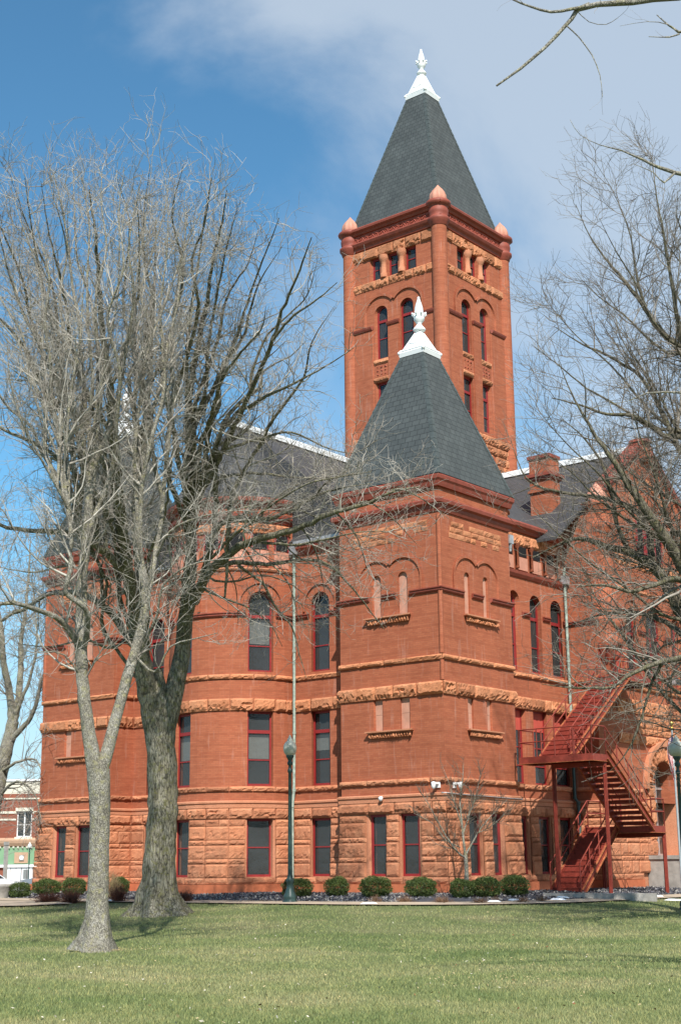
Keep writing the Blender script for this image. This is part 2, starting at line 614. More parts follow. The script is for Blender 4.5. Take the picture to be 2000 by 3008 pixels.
def auto_uv(pts):
    p = [Vector(q) for q in pts]
    nrm = Vector((0, 0, 0))
    for i in range(len(p)):
        a, b = p[i], p[(i + 1) % len(p)]
        nrm += Vector(((a.y - b.y) * (a.z + b.z), (a.z - b.z) * (a.x + b.x), (a.x - b.x) * (a.y + b.y)))
    if nrm.length < 1e-12:
        return [(0, 0)] * len(p)
    nrm.normalize()
    if abs(nrm.z) > 0.999:
        return [(q.x, q.y) for q in p]
    t = Vector((0, 0, 1)).cross(nrm).normalized()
    b = nrm.cross(t)
    return [(q.dot(t), q.dot(b)) for q in p]


def np_mesh(name, V, F, mats, parent=None, mi=None, smooth=False):
    """fast mesh from numpy arrays; F is m x 3 or m x 4"""
    V = np.ascontiguousarray(V, np.float32)
    F = np.ascontiguousarray(F, np.int32)
    k = F.shape[1]
    me = bpy.data.meshes.new(name)
    me.vertices.add(len(V))
    me.vertices.foreach_set('co', V.ravel())
    me.loops.add(F.size)
    me.loops.foreach_set('vertex_index', F.ravel())
    me.polygons.add(len(F))
    me.polygons.foreach_set('loop_start', np.arange(0, F.size, k, dtype=np.int32))
    if mi is not None:
        me.polygons.foreach_set('material_index', np.ascontiguousarray(mi, np.int32))
    if smooth:
        me.polygons.foreach_set('use_smooth', np.ones(len(F), bool))
    for m in mats:
        me.materials.append(m)
    me.update(calc_edges=True)
    o = bpy.data.objects.new(name, me)
    COL.objects.link(o)
    return put(o, parent)

# ------------------------------------------------------------------ wall frames
class Path:
    """outline seen from above, counter-clockwise; maps (u along, z, d outward) to world, mitred at corners"""
    def __init__(s, pts, closed=False):
        s.p = [np.array(q, float) for q in pts]
        n = len(s.p)
        s.closed = closed
        segs = n if closed else n - 1
        s.dir, s.len = [], []
        for i in range(segs):
            d = s.p[(i + 1) % n] - s.p[i]
            l = np.hypot(*d)
            s.len.append(l)
            s.dir.append(d / l)
        s.cum = np.concatenate([[0], np.cumsum(s.len)])
        s.mit = []
        for i in range(n + (1 if closed else 0)):
            a = s.dir[(i - 1) % segs] if (closed or i > 0) else s.dir[0]
            b = s.dir[i % segs] if (closed or i < segs) else s.dir[segs - 1]
            na, nb = np.array([a[1], -a[0]]), np.array([b[1], -b[0]])
            s.mit.append((na + nb) / (1 + na.dot(nb)))
        s.n = n

    def __call__(s, u, z, d):
        i = int(np.clip(np.searchsorted(s.cum, u, 'right') - 1, 0, len(s.len) - 1))
        t = (u - s.cum[i]) / s.len[i]
        a, b = s.p[i], s.p[(i + 1) % s.n]
        q = a + (b - a) * t + (s.mit[i] * (1 - t) + s.mit[i + 1] * t) * d
        return (q[0], q[1], z)

    def breaks(s, u0, u1):
        return [u0] + [float(c) for c in s.cum if u0 + 1e-4 < c < u1 - 1e-4] + [u1]


def flat(o, ux, nx):
    """flat frame: origin o (x, y), unit u axis, unit outward normal"""
    def fr(u, z, d):
        return (o[0] + ux[0] * u + nx[0] * d, o[1] + ux[1] * u + nx[1] * d, z)
    fr.breaks = lambda a, b: [a, b]
    return fr


def wall(mb, fr, u0, u1, z0, z1, ops, m, reveal=0.28, mrev=None, d=0.0):
    us = set(fr.breaks(u0, u1))
    zs = {z0, z1}
    for o in ops:
        us |= {o['u0'], o['u1']}
        zs |= {o['z0'], o['z1']}
    us = sorted(x for x in us if u0 - 1e-6 <= x <= u1 + 1e-6)
    zs = sorted(x for x in zs if z0 - 1e-6 <= x <= z1 + 1e-6)
    for i in range(len(us) - 1):
        for j in range(len(zs) - 1):
            uc, zc = (us[i] + us[i + 1]) / 2, (zs[j] + zs[j + 1]) / 2
            if us[i + 1] - us[i] < 1e-5 or any(o['u0'] < uc < o['u1'] and o['z0'] < zc < o['z1'] for o in ops):
                continue
            q = [(us[i], zs[j]), (us[i + 1], zs[j]), (us[i + 1], zs[j + 1]), (us[i], zs[j + 1])]
            mb.poly([fr(a, b, d) for a, b in q], m, uv=q)
    for o in ops:
        a, b, c, e = o['u0'], o['u1'], o['z0'], o['z1']
        rv = o.get('rd', reveal)
        mm = mrev or m
        r = (b - a) / 2
        zs_ = e - r if o.get('arch') else e
        for u in (a, b):
            mb.poly([fr(u, c, d), fr(u, zs_, d), fr(u, zs_, d - rv), fr(u, c, d - rv)], mm, uv=[(0, c), (0, zs_), (rv, zs_), (rv, c)])
        mb.poly([fr(a, c, d), fr(b, c, d), fr(b, c, d - rv), fr(a, c, d - rv)], mm)
        if not o.get('arch'):
            mb.poly([fr(a, e, d), fr(b, e, d), fr(b, e, d - rv), fr(a, e, d - rv)], mm)
        else:
            nseg = 12
            arc = [(a + r - r * cos(pi * k / nseg), zs_ + r * sin(pi * k / nseg)) for k in range(nseg + 1)]
            for k in range(nseg):
                (ua, za), (ub, zb) = arc[k], arc[k + 1]
                q = [(ua, za), (ub, zb), (ub, e), (ua, e)]
                mb.poly([fr(x, y, d) for x, y in q], m, uv=q)
                mb.poly([fr(ua, za, d), fr(ub, zb, d), fr(ub, zb, d - rv), fr(ua, za, d - rv)], mm)


def fbox(mb, fr, u0, u1, z0, z1, d0, d1, m, tone=0.5, caps=True):
    br = fr.breaks(u0, u1)
    for a, b in zip(br[:-1], br[1:]):
        mb.poly([fr(a, z0, d1), fr(b, z0, d1), fr(b, z1, d1), fr(a, z1, d1)], m, uv=[(a, z0), (b, z0), (b, z1), (a, z1)], tone=tone)
        mb.poly([fr(a, z1, d1), fr(b, z1, d1), fr(b, z1, d0), fr(a, z1, d0)], m, tone=tone)
        mb.poly([fr(a, z0, d0), fr(b, z0, d0), fr(b, z0, d1), fr(a, z0, d1)], m, tone=tone)
    if caps:
        mb.poly([fr(u0, z0, d0), fr(u0, z0, d1), fr(u0, z1, d1), fr(u0, z1, d0)], m, tone=tone)
        mb.poly([fr(u1, z0, d1), fr(u1, z0, d0), fr(u1, z1, d0), fr(u1, z1, d1)], m, tone=tone)


def cornice(mb, fr, u0, u1, prof, m):
    """prof: (d, z) bottom to top, swept along the frame"""
    br = fr.breaks(u0, u1)
    for a, b in zip(br[:-1], br[1:]):
        for (da, za), (db, zb) in zip(prof[:-1], prof[1:]):
            mb.poly([fr(a, za, da), fr(b, za, da), fr(b, zb, db), fr(a, zb, db)], m)
    for u in (u0, u1):
        mb.poly([fr(u, z, d) for d, z in prof], m)


rnd = random.Random(11)


def rockblock(mb, fr, u0, u1, z0, z1, d, relief, m, nx=None, nzz=None):
    """one rock-faced stone: drafted edges, broken face"""
    wd, ht = u1 - u0, z1 - z0
    nx = nx or max(4, min(14, int(wd / 0.075)))
    nzz = nzz or max(3, min(8, int(ht / 0.07)))
    tone = rnd.random()
    ta, tb = rnd.uniform(-.35, .35), rnd.uniform(-.5, .15)
    g = 0.011
    P = []
    chip = rnd.uniform(.12, .5) if rnd.random() < .8 else 0.0      # broken lower edge
    cs, ct, cr = rnd.uniform(.2, .8), rnd.uniform(.3, .8), (rnd.uniform(.15, .4) if rnd.random() < .35 else 0)
    prof_ = [rnd.uniform(.5, 1.4) for _ in range(nx + 1)]
    for j in range(nzz + 1):
        row = []
        for i in range(nx + 1):
            s, t = i / nx, j / nzz
            e = min(s, 1 - s) * wd
            f = min(t, 1 - t) * ht
            edge = min(1.0, min(e, f) / 0.035)
            h = .85 + ta * .45 * (s - .5) + tb * .5 * (t - .5) + rnd.uniform(-.10, .10)
            if t < chip * prof_[i] or (cr and abs(s - cs) < cr * .8 and abs(t - ct) < cr * .6):
                h -= rnd.uniform(.25, .85)
            uu = u0 + g + s * (wd - 2 * g) + (rnd.uniform(-.3, .3) * wd / nx if 0 < i < nx else 0)
            zz = z0 + g + t * (ht - 2 * g) + (rnd.uniform(-.3, .3) * ht / nzz if 0 < j < nzz else 0)
            row.append(fr(uu, zz, d + max(0, h) * edge * relief))
        P.append(row)
    mb.grid(P, m, tone=tone)
    dl = d - 0.06
    top = [fr(u0 + g, z1 - g, d), fr(u1 - g, z1 - g, d), fr(u1 - g, z1 - g, dl), fr(u0 + g, z1 - g, dl)]
    bot = [fr(u0 + g, z0 + g, dl), fr(u1 - g, z0 + g, dl), fr(u1 - g, z0 + g, d), fr(u0 + g, z0 + g, d)]
    mb.poly(top, m, tone=tone)
    mb.poly(bot, m, tone=tone)
    for u in (u0 + g, u1 - g):
        mb.poly([fr(u, z0 + g, dl), fr(u, z0 + g, d), fr(u, z1 - g, d), fr(u, z1 - g, dl)], m, tone=tone)


def course(mb, fr, u0, u1, z0, z1, d, relief, m, ops=(), wmin=0.45, wmax=1.1):
    """a row of rock-faced stones between openings"""
    cuts = fr.breaks(u0, u1)
    spans = []
    for a, b in zip(cuts[:-1], cuts[1:]):
        if spans and abs(b - a) < 0.6 and abs(spans[-1][1] - a) < 1e-6 and spans[-1][2] == 'c':
            spans[-1] = (spans[-1][0], b, 'c') if b - spans[-1][0] < 0.9 else spans[-1]
            if spans[-1][1] != b:
                spans.append((a, b, 'c'))
        else:
            spans.append((a, b, 'c' if b - a < 0.6 else 's'))
    for a, b, kind in spans:
        free = [(a, b)]
        for o in ops:
            if o['z0'] < (z0 + z1) / 2 < o['z1']:
                nf = []
                for p, q in free:
                    if o['u1'] <= p or o['u0'] >= q:
                        nf.append((p, q))
                    else:
                        if o['u0'] - p > 0.05: nf.append((p, o['u0']))
                        if q - o['u1'] > 0.05: nf.append((o['u1'], q))
                free = nf
        for p, q in free:
            u = p
            while u < q - 1e-6:
                wd = rnd.uniform(wmin, wmax)
                if q - u - wd < wmin * 0.7:
                    wd = q - u
                rockblock(mb, fr, u, min(q, u + wd), z0, z1, d, relief, m)
                u += wd


def window(parent, fr, u0, u1, z0, z1, arch=False, d=-0.16, transom=None, rail=None, mull=None, board=None,
           blind=None, fw=0.085, fm='redwood', name='window', label=None, back=0.42, dark=True):
    """frame (a part) with its pane, blind and backing as sub-parts"""
    mb = MB()
    r = (u1 - u0) / 2
    zs = z1 - r if arch else z1
    t = 0.07
    fbox(mb, fr, u0, u0 + fw, z0 + fw, zs, d - t, d, fm)
    fbox(mb, fr, u1 - fw, u1, z0 + fw, zs, d - t, d, fm)
    fbox(mb, fr, u0, u1, z0, z0 + fw, d - t, d + .012, fm)
    nseg = 12
    if arch:
        for k in range(nseg):
            a0, a1 = pi * k / nseg, pi * (k + 1) / nseg
            q = [(u0 + r - r * cos(a0), zs + r * sin(a0)), (u0 + r - r * cos(a1), zs + r * sin(a1)),
                 (u0 + r - (r - fw) * cos(a1), zs + (r - fw) * sin(a1)), (u0 + r - (r - fw) * cos(a0), zs + (r - fw) * sin(a0))]
            mb.poly([fr(x, y, d) for x, y in q], fm)
            mb.poly([fr(q[3][0], q[3][1], d), fr(q[2][0], q[2][1], d), fr(q[2][0], q[2][1], d - t), fr(q[3][0], q[3][1], d - t)], fm)
    else:
        fbox(mb, fr, u0, u1, z1 - fw, z1, d - t, d + .012, fm)
    if transom:
        fbox(mb, fr, u0 + fw, u1 - fw, transom, transom + .13, d - t, d + .006, fm)
    if rail:
        for rz in (rail if hasattr(rail, '__len__') else [rail]):
            fbox(mb, fr, u0 + fw, u1 - fw, rz - .022, rz + .022, d - t, d - .012, fm)
    if mull:
        for mu in mull:
            fbox(mb, fr, mu - .05, mu + .05, z0 + fw, zs, d - t, d - .006, fm)
    # thin grey sash line inside the red frame
    fbox(mb, fr, u0 + fw, u0 + fw + .022, z0 + fw, zs - .02, d - t, d - .03, 'interior')
    if dark:
        # dark room behind
        q = [(u0, z0), (u1, z0), (u1, z1), (u0, z1)]
        mb.poly([fr(x, y, d - back) for x, y in q], 'interior')
        for (xa, ya), (xb, yb) in zip(q, q[1:] + q[:1]):
            mb.poly([fr(xa, ya, d - t), fr(xb, yb, d - t), fr(xb, yb, d - back), fr(xa, ya, d - back)], 'interior')
    f = mb.build(name, parent)
    if label:
        f['label'] = label
    pm = MB()
    zt = board if board else zs
    dp = d - t * 0.6
    pm.poly([fr(u0 + .02, z0 + .02, dp), fr(u1 - .02, z0 + .02, dp), fr(u1 - .02, zt, dp), fr(u0 + .02, zt, dp)], 'glass')
    if arch:
        pts = [(u0 + r - (r - .03) * cos(pi * k / nseg), zs + (r - .03) * sin(pi * k / nseg)) for k in range(nseg + 1)]
        pm.poly([fr(x, y, dp) for x, y in pts[::-1]], 'glass')
    pm.build('pane', f)
    if board:
        b_ = MB()
        fbox(b_, fr, u0 + fw, u1 - fw, board, z1 - fw, d - t, d - .02, 'redboard')
        b_.build('board_panel', f)
    if blind:
        b_ = MB()
        db = d - t - .05
        n_ = max(3, int((blind[1] - blind[0]) / .045))
        for k in range(n_):
            a = blind[0] + (blind[1] - blind[0]) * k / n_
            b = blind[0] + (blind[1] - blind[0]) * (k + 1) / n_
            b_.poly([fr(u0 + .05, a, db), fr(u1 - .05, a, db), fr(u1 - .05, b - .002, db - .008), fr(u0 + .05, b - .002, db - .008)], 'blind')
        b_.build('blind', f)
    return f


def hood(mb, fr, uc, zc, r, wd, d, m, a0=0.0, a1=pi, foot=0.0, n=18):
    """raised moulding round an arch"""
    prev = None
    pts = [a0 + (a1 - a0) * k / n for k in range(n + 1)]
    ring = []
    if foot and a0 < 0.01:
        ring.append(((uc - r, zc - foot), (uc - r + wd, zc - foot)))
    for a in pts:
        ring.append(((uc - r * cos(a), zc + r * sin(a)), (uc - (r - wd) * cos(a), zc + (r - wd) * sin(a))))
    if foot and a1 > pi - 0.01:
        ring.append(((uc + r, zc - foot), (uc + r - wd, zc - foot)))
    for (oa, ia), (ob, ib) in zip(ring[:-1], ring[1:]):
        mb.poly([fr(*oa, d), fr(*ob, d), fr(*ib, d), fr(*ia, d)], m)
        mb.poly([fr(*oa, -.01), fr(*ob, -.01), fr(*ob, d), fr(*oa, d)], m)
        mb.poly([fr(*ia, d), fr(*ib, d), fr(*ib, -.01), fr(*ia, -.01)], m)


# ------------------------------------------------------------------ courthouse
XB, RB, YB = -10.92, 2.85, 1.2          # bow
pts = [(-21.85, 4.64), (-21.85, 0), (-17.2, 0), (-17.2, 1.2)]
NA = 20
I_BOW0 = len(pts)
for k in range(NA + 1):
    th = -pi / 2 + pi * k / NA
    pts.append((XB + RB * sin(th), YB - RB * cos(th)))
I_BOW1 = len(pts) - 1
pts += [(-4.64, 1.2), (-4.64, 0), (0, 0), (0, 4.64), (-.75, 4.64), (-.75, 10.0), (.5, 10.0), (.5, 20.6), (-.75, 20.6),
        (-.75, 26), (0, 26), (0, 30.6), (-21.85, 30.6)]
PT = Path(pts, closed=True)
cu = PT.cum
U_LP, U_LPE, U_FL = cu[1], cu[2], cu[3]
U_B0, U_B1 = cu[I_BOW0], cu[I_BOW1]
U_BC = (U_B0 + U_B1) / 2
RE = (U_B1 - U_B0) / pi                  # arc length per radian (of the polygon)
U_FR, U_PR, U_P0 = cu[I_BOW1 + 1], cu[I_BOW1 + 2], cu[I_BOW1 + 3]
U_P1, U_RR, U_RE_, U_G0, U_G1 = cu[I_BOW1 + 4], cu[I_BOW1 + 5], cu[I_BOW1 + 6], cu[I_BOW1 + 7], cu[I_BOW1 + 8]
U_END = cu[-1]
uL = lambda x: U_LP + (x + 21.85)              # left pavilion front
uA = lambda x: U_FL + (x + 17.2)               # left flat wall
uF = lambda x: U_B1 + (x + (-XB - RB))         # right flat wall
uF = lambda x: U_B1 + (x - (XB + RB))
uP = lambda x: U_P0 + x                        # near pavilion, left face (x <= 0)
uQ = lambda y: U_P0 + y                        # near pavilion, right face
uR = lambda y: U_RR + (y - 4.64)               # right recess
uG = lambda y: U_G0 + (y - 10.0)               # gable front

HOUSE = empty('courthouse', (-10.7, 12, 0), 'red brick courthouse with tall square corner-columned tower and slate pyramid roofs', 'courthouse')

ops_b, ops_1, ops_2 = [], [], []      # basement, first floor, second floor openings
W = []                                # windows to build later


def op(lst, u0, u1, z0, z1, **k):
    d_ = dict(u0=u0, u1=u1, z0=z0, z1=z1, **k)
    lst.append(d_)
    return d_


ZB0, ZB1 = 0.58, 2.72
# pavilions: paired basement windows, blind slits above
for f_, cs in ((uP, (-3.01, -1.545)), (uL, (-20.36, -18.85)), (uQ, (1.75, 3.165))):
    hw = 0.40 if f_ is not uQ else 0.375
    for c in cs:
        op(ops_b, f_(c) - hw, f_(c) + hw, ZB0, ZB1)
        W.append(dict(fr=PT, u0=f_(c) - hw, u1=f_(c) + hw, z0=ZB0, z1=ZB1, rail=1.66, d=-.1))
SL = []
for f_, cs, hw in ((uP, (-2.89, -1.67), .21), (uL, (-20.08, -18.87), .22), (uQ, (1.70, 2.92), .17)):
    for c in cs:
        op(ops_1, f_(c) - hw, f_(c) + hw, 5.66, 6.79, rd=.14)
        op(ops_2, f_(c) - hw, f_(c) + hw, 9.8, 11.4, arch=True, rd=.14)
        SL.append((f_(c), hw))


# flat-wall windows
def wincol(fr, uc, w_, f_list_b=True, blind=None, bl2=None):
    op(ops_b, uc - w_ / 2, uc + w_ / 2, ZB0, ZB1)
    op(ops_1, uc - w_ / 2, uc + w_ / 2, 3.95, 6.79)
    op(ops_2, uc - w_ / 2, uc + w_ / 2, 8.32, 11.45, arch=True)
    W.append(dict(fr=PT, u0=uc - w_ / 2, u1=uc + w_ / 2, z0=ZB0, z1=ZB1, rail=1.66, d=-.1))
    W.append(dict(fr=PT, u0=uc - w_ / 2, u1=uc + w_ / 2, z0=3.95, z1=6.79, transom=5.95, rail=4.94, d=-.2, blind=blind))
    W.append(dict(fr=PT, u0=uc - w_ / 2, u1=uc + w_ / 2, z0=8.32, z1=11.45, arch=True, transom=10.45, rail=9.35, d=-.2, blind=bl2))


wincol(PT, uF(-6.63), .92, blind=(5.3, 5.95))
wincol(PT, uA(-15.85), .92)
# bow: three windows; straight frames tangent to the curve
for th, bl, bl2 in ((-62, None, None), (-9, (5.0, 5.95), None), (60, (5.0, 5.95), (9.45, 10.45))):
    t_ = R_(th)
    uc = U_BC + t_ * RE
    w_ = 1.04
    for lst, a, b, k in ((ops_b, ZB0, ZB1, {}), (ops_1, 3.95, 6.79, {}), (ops_2, 8.32, 11.5, dict(arch=True))):
        op(lst, uc - w_ / 2, uc + w_ / 2, a, b, rd=.36, **k)
    ff = flat((XB + RB * sin(t_), YB - RB * cos(t_)), (cos(t_), sin(t_)), (sin(t_), -cos(t_)))
    W.append(dict(fr=ff, u0=-w_ / 2 + .01, u1=w_ / 2 - .01, z0=ZB0, z1=ZB1, rail=1.66, d=-.22))
    W.append(dict(fr=ff, u0=-w_ / 2 + .01, u1=w_ / 2 - .01, z0=3.95, z1=6.79, transom=5.95, rail=4.94, d=-.22, blind=bl))
    W.append(dict(fr=ff, u0=-w_ / 2 + .01, u1=w_ / 2 - .01, z0=8.32, z1=11.5, arch=True, transom=10.45, rail=9.35, d=-.22, blind=bl2))
# right recess: three columns, first floor boarded above
for c in (6.05, 7.62, 9.2):
    uc = uR(c)
    op(ops_b, uc - .42, uc + .42, ZB0, ZB1)
    op(ops_1, uc - .5, uc + .5, 3.95, 6.79)
    op(ops_2, uc - .42, uc + .42, 8.3, 11.45, arch=True)
    W.append(dict(fr=PT, u0=uc - .42, u1=uc + .42, z0=ZB0, z1=ZB1, rail=1.66, d=-.1))
    W.append(dict(fr=PT, u0=uc - .5, u1=uc + .5, z0=3.95, z1=6.79, rail=[5.35, 4.65], board=6.0, d=-.16, fw=.06))
    W.append(dict(fr=PT, u0=uc - .42, u1=uc + .42, z0=8.3, z1=11.45, arch=True, transom=10.45, rail=9.35, d=-.2))
# gable front: three arched windows, exit door, entrance arch
GY = 15.35
for c, hw in ((GY - 2.05, .45), (GY, .78), (GY + 2.05, .45)):
    op(ops_2, uG(c) - hw, uG(c) + hw, 8.5, 11.55 + (.15 if hw > .5 else 0), arch=True)
    W.append(dict(fr=PT, u0=uG(c) - hw, u1=uG(c) + hw, z0=8.5, z1=11.55 + (.15 if hw > .5 else 0), arch=True, transom=10.4, d=-.2,
                  mull=[uG(c)] if hw > .5 else None))
op(ops_2, uG(11.85) - .32, uG(11.85) + .32, 8.3, 10.35)
AZ, AR = 4.15, 1.0
op(ops_1, uG(GY) - AR, uG(GY) + AR, 3.40, AZ + AR, arch=True, rd=.9)
op(ops_b, uG(GY) - AR, uG(GY) + AR, 1.25, 3.40, rd=.9)

# brick walls
mb = MB()
wall(mb, PT, 0, U_END, 3.40, 8.0, ops_1, 'brick')
wall(mb, PT, 0, U_END, 8.0, 13.4, ops_2, 'brick')
mb.build('brick_wall', HOUSE)
mb = MB()
wall(mb, PT, cu[0], cu[2], 13.4, 14.5, [], 'brick')
wall(mb, PT, U_PR, U_P1, 13.4, 14.5, [], 'brick')
wall(mb, PT, U_B0, U_B1, 13.4, 15.0, [], 'brick')
wall(mb, PT, U_RR + .0, uR(9.9), 13.4, 14.05, [], 'brick')
wall(mb, PT, U_G0 - 1.25, U_G1 + 1.25, 13.4, 15.05, [], 'brick')
# returns so that the raised blocks close behind
for x0, x1, y0, y1 in ((-21.84, -17.21, .01, 4.63), (-4.63, -.01, .01, 4.63)):
    mb.poly([(x0, y1, 13.3), (x1, y1, 13.3), (x1, y1, 14.6), (x0, y1, 14.6)], 'brick')
mb.poly([(-17.2, .01, 13.3), (-17.2, 4.64, 13.3), (-17.2, 4.64, 14.6), (-17.2, .01, 14.6)], 'brick')
mb.poly([(-4.64, .01, 13.3), (-4.64, 4.64, 13.3), (-4.64, 4.64, 14.6), (-4.64, .01, 14.6)], 'brick')
mb.poly([(-.75, 9.9, 13.3), (-3.5, 9.9, 13.3), (-3.5, 9.9, 14.1), (-.75, 9.9, 14.1)], 'brick')
mb.pieces('parapet_wall', HOUSE)

# basement
mb = MB()
wall(mb, PT, 0, U_END, 0.0, 3.40, ops_b, 'smooth', reveal=.30)
mb.build('basement_wall', HOUSE)
mb = MB()
UVIS0, UVIS1 = cu[0], U_G1
allb = [dict(o, u0=o['u0'] - .055, u1=o['u1'] + .055) for o in ops_b]
for a, b in ((.56, 1.06), (1.06, 1.25), (1.25, 1.75), (1.75, 1.94), (1.94, 2.45), (2.45, 2.70)):
    course(mb, PT, UVIS0, UVIS1, a, b, .05 + (2.7 - a) * .03, .042, 'stone', allb, .5, 1.25)
archop = [dict(u0=uG(GY) - 1.8, u1=uG(GY) + 1.8, z0=1.2, z1=5.9)]
course(mb, PT, UVIS0, UVIS1, .32, .56, .13, .04, 'stone', [dict(u0=uG(GY) - 2.4, u1=uG(GY) + 3, z0=0, z1=1.2)], .9, 1.7)
mb.build('basement_stonework', HOUSE)
mb = MB()
fbox(mb, PT, 0, uG(12.9), -.9, .315, -.05, .2, 'plinth')
mb.build('plinth', HOUSE)
mb = MB()
course(mb, PT, UVIS0, UVIS1, 2.73, 3.12, .07, .085, 'stone', archop, .7, 1.5)
mb.pieces('lintel_course', HOUSE)
mb = MB()
for a, b in ((UVIS0, uG(GY) - 1.8), (uG(GY) + 1.8, U_G1)):
    cornice(mb, PT, a, b, [(-.02, 3.125), (.09, 3.125), (.09, 3.27), (.13, 3.30), (.13, 3.36), (.06, 3.40), (-.02, 3.40)], 'smooth')
mb.pieces('water_table', HOUSE)
mb = MB()
course(mb, PT, UVIS0, uG(13.4), 3.74, 3.93, .06, .05, 'stone', [], .8, 1.6)
course(mb, PT, UVIS0, U_G1, 8.03, 8.22, .06, .05, 'stone_b', [], .8, 1.6)
mb.pieces('string_course', HOUSE)
mb = MB()
course(mb, PT, UVIS0, uG(10.6), 6.80, 7.28, .05, .10, 'stone_b', [], .45, 1.3)
course(mb, PT, uG(11.6), U_G1, 7.02, 7.62, .05, .10, 'stone_b', [dict(u0=uG(16.05), u1=uG(16.95), z0=7, z1=7.7)], .5, .9)
for i, (a, b) in enumerate(((6.72, 6.98), (6.46, 6.72), (6.2, 6.46))):
    course(mb, PT, uG(13.3), uG(19), a, b, .035, .04, 'stone_b', archop, .3, .6)
course(mb, PT, uG(11.6), uG(13.3), 5.75, 6.2, .05, .09, 'stone_b', archop, .5, .9)
course(mb, PT, uG(13.3), U_G1, 5.75, 6.15, .05, .09, 'stone_b', archop, .5, .9)
mb.pieces('stone_band', HOUSE)

# panels in the blind slits, their sills
for i, (uc, hw) in enumerate(SL):
    mb = MB()
    for a, b in ((5.66, 6.25), (6.25, 6.79)):
        fbox(mb, PT, uc - hw, uc + hw, a + .004, b - .004, -.16, -.09 + .004 * (a > 6), 'panel')
    fbox(mb, PT, uc - hw, uc + hw, 9.8, 11.4, -.16, -.09, 'panel')
    mb.pieces('blind_slit_panel', HOUSE)
for f_, a, b in ((uP, -3.31, -1.32), (uL, -20.62, -18.5), (uQ, 1.44, 3.5)):
    for z in (5.4, 9.55):
        mb = MB()
        fbox(mb, PT, f_(a) + .06, f_(b) - .06, z + .18, z + .21, -.03, .15, 'smooth')
        fbox(mb, PT, f_(a), f_(b), z + .21, z + .26, -.03, .19, 'smooth')
        u = f_(a) + .08
        while u < f_(b) - .1:            # carved leafwork under the sill
            rockblock(mb, PT, u, u + .11, z + .0, z + .17, .07 + rnd.uniform(0, .04), .09, 'stone_b', 2, 3)
            u += .115
        mb.build('carved_sill', HOUSE)

# impost belt and hood moulds
mb = MB()
PB = [(-.01, 10.46), (.05, 10.47), (.09, 10.52), (.09, 10.57), (.13, 10.60), (.13, 10.64), (-.01, 10.65)]
holes = sorted((o['u0'] - .1, o['u1'] + .1) for o in ops_2 if o.get('arch'))
u = UVIS0
for a, b in holes + [(U_G1, U_G1)]:
    if a > u:
        cornice(mb, PT, u, min(a, U_G1), PB, 'terra')
    u = b
mb.pieces('impost_belt', HOUSE)
mb = MB()
for f_, cs in ((uP, (-2.89, -1.67)), (uL, (-20.08, -18.87)), (uQ, (1.70, 2.92))):
    c0, c1 = f_(cs[0]), f_(cs[1])
    ang = math.acos((c1 - c0) / 2 / .88)
    hood(mb, PT, c0, 11.14, .88, .10, .06, 'brick', 0, pi - ang, foot=.5)
    hood(mb, PT, c1, 11.14, .88, .10, .06, 'brick', ang, pi, foot=.5)
for o in ops_2:
    if o.get('arch') and o['u1'] - o['u0'] > .6 and not (U_RR <= o['u0'] <= uR(10)):
        r = (o['u1'] - o['u0']) / 2
        hood(mb, PT, (o['u0'] + o['u1']) / 2, o['z1'] - r, r + .42, .10, .07, 'brick', foot=.25)
        hood(mb, PT, (o['u0'] + o['u1']) / 2, o['z1'] - r, r + .20, .19, .012, 'brick')
mb.pieces('hood_mould', HOUSE)
# corner roll
mb = MB()
mb.lathe((-.01, .01, 0), [(.075, 7.3), (.075, 8.0)], 'brick', 10)
mb.lathe((-.01, .01, 0), [(.085, 8.24), (.085, 13.3)], 'brick', 10)
mb.lathe((-21.84, .01, 0), [(.085, 8.24), (.085, 13.3)], 'brick', 10)
mb.pieces('corner_roll', HOUSE)

# checkered stone panels high on the pavilions
mb = MB()
for f_, a, b in ((uP, -4.0, -.6), (uL, -21.2, -17.9), (uQ, .66, 4.0)):
    for k in range(3):
        z = 12.54 + k * .22
        u = f_(a) + rnd.uniform(-.12, .1)
        while u < f_(b) - .2:
            wd = rnd.uniform(.3, .55)
            if rnd.random() > .1:
                rockblock(mb, PT, u, min(u + wd, f_(b) + .1), z, z + .215, .012, rnd.choice((.015, .035)), 'stone_b', 4, 3)
            u += wd
mb.pieces('checker_stone_panel', HOUSE)

# pavilion cornices
CP2 = [(-.02, 13.42), (.05, 13.44), (.10, 13.56), (.12, 13.66), (.22, 13.72), (.24, 13.84), (.20, 13.90), (-.02, 13.93)]
CP1 = [(-.02, 14.36), (.10, 14.36), (.13, 14.46), (.15, 14.54), (.20, 14.62), (.215, 14.74), (.19, 14.80), (-.6, 14.86)]
mb = MB()
for a, b in ((cu[0], cu[2] + .6), (U_PR - .9, U_P1)):
    cornice(mb, PT, a, b, CP2, 'terra')
for rect in ((-21.85, -17.2), (-4.64, 0)):
    q = Path([(rect[0], 0), (rect[1], 0), (rect[1], 4.64), (rect[0], 4.64)], closed=True)
    cornice(mb, q, 0, q.cum[-1], CP1, 'terra')
mb.pieces('pavilion_cornice', HOUSE)

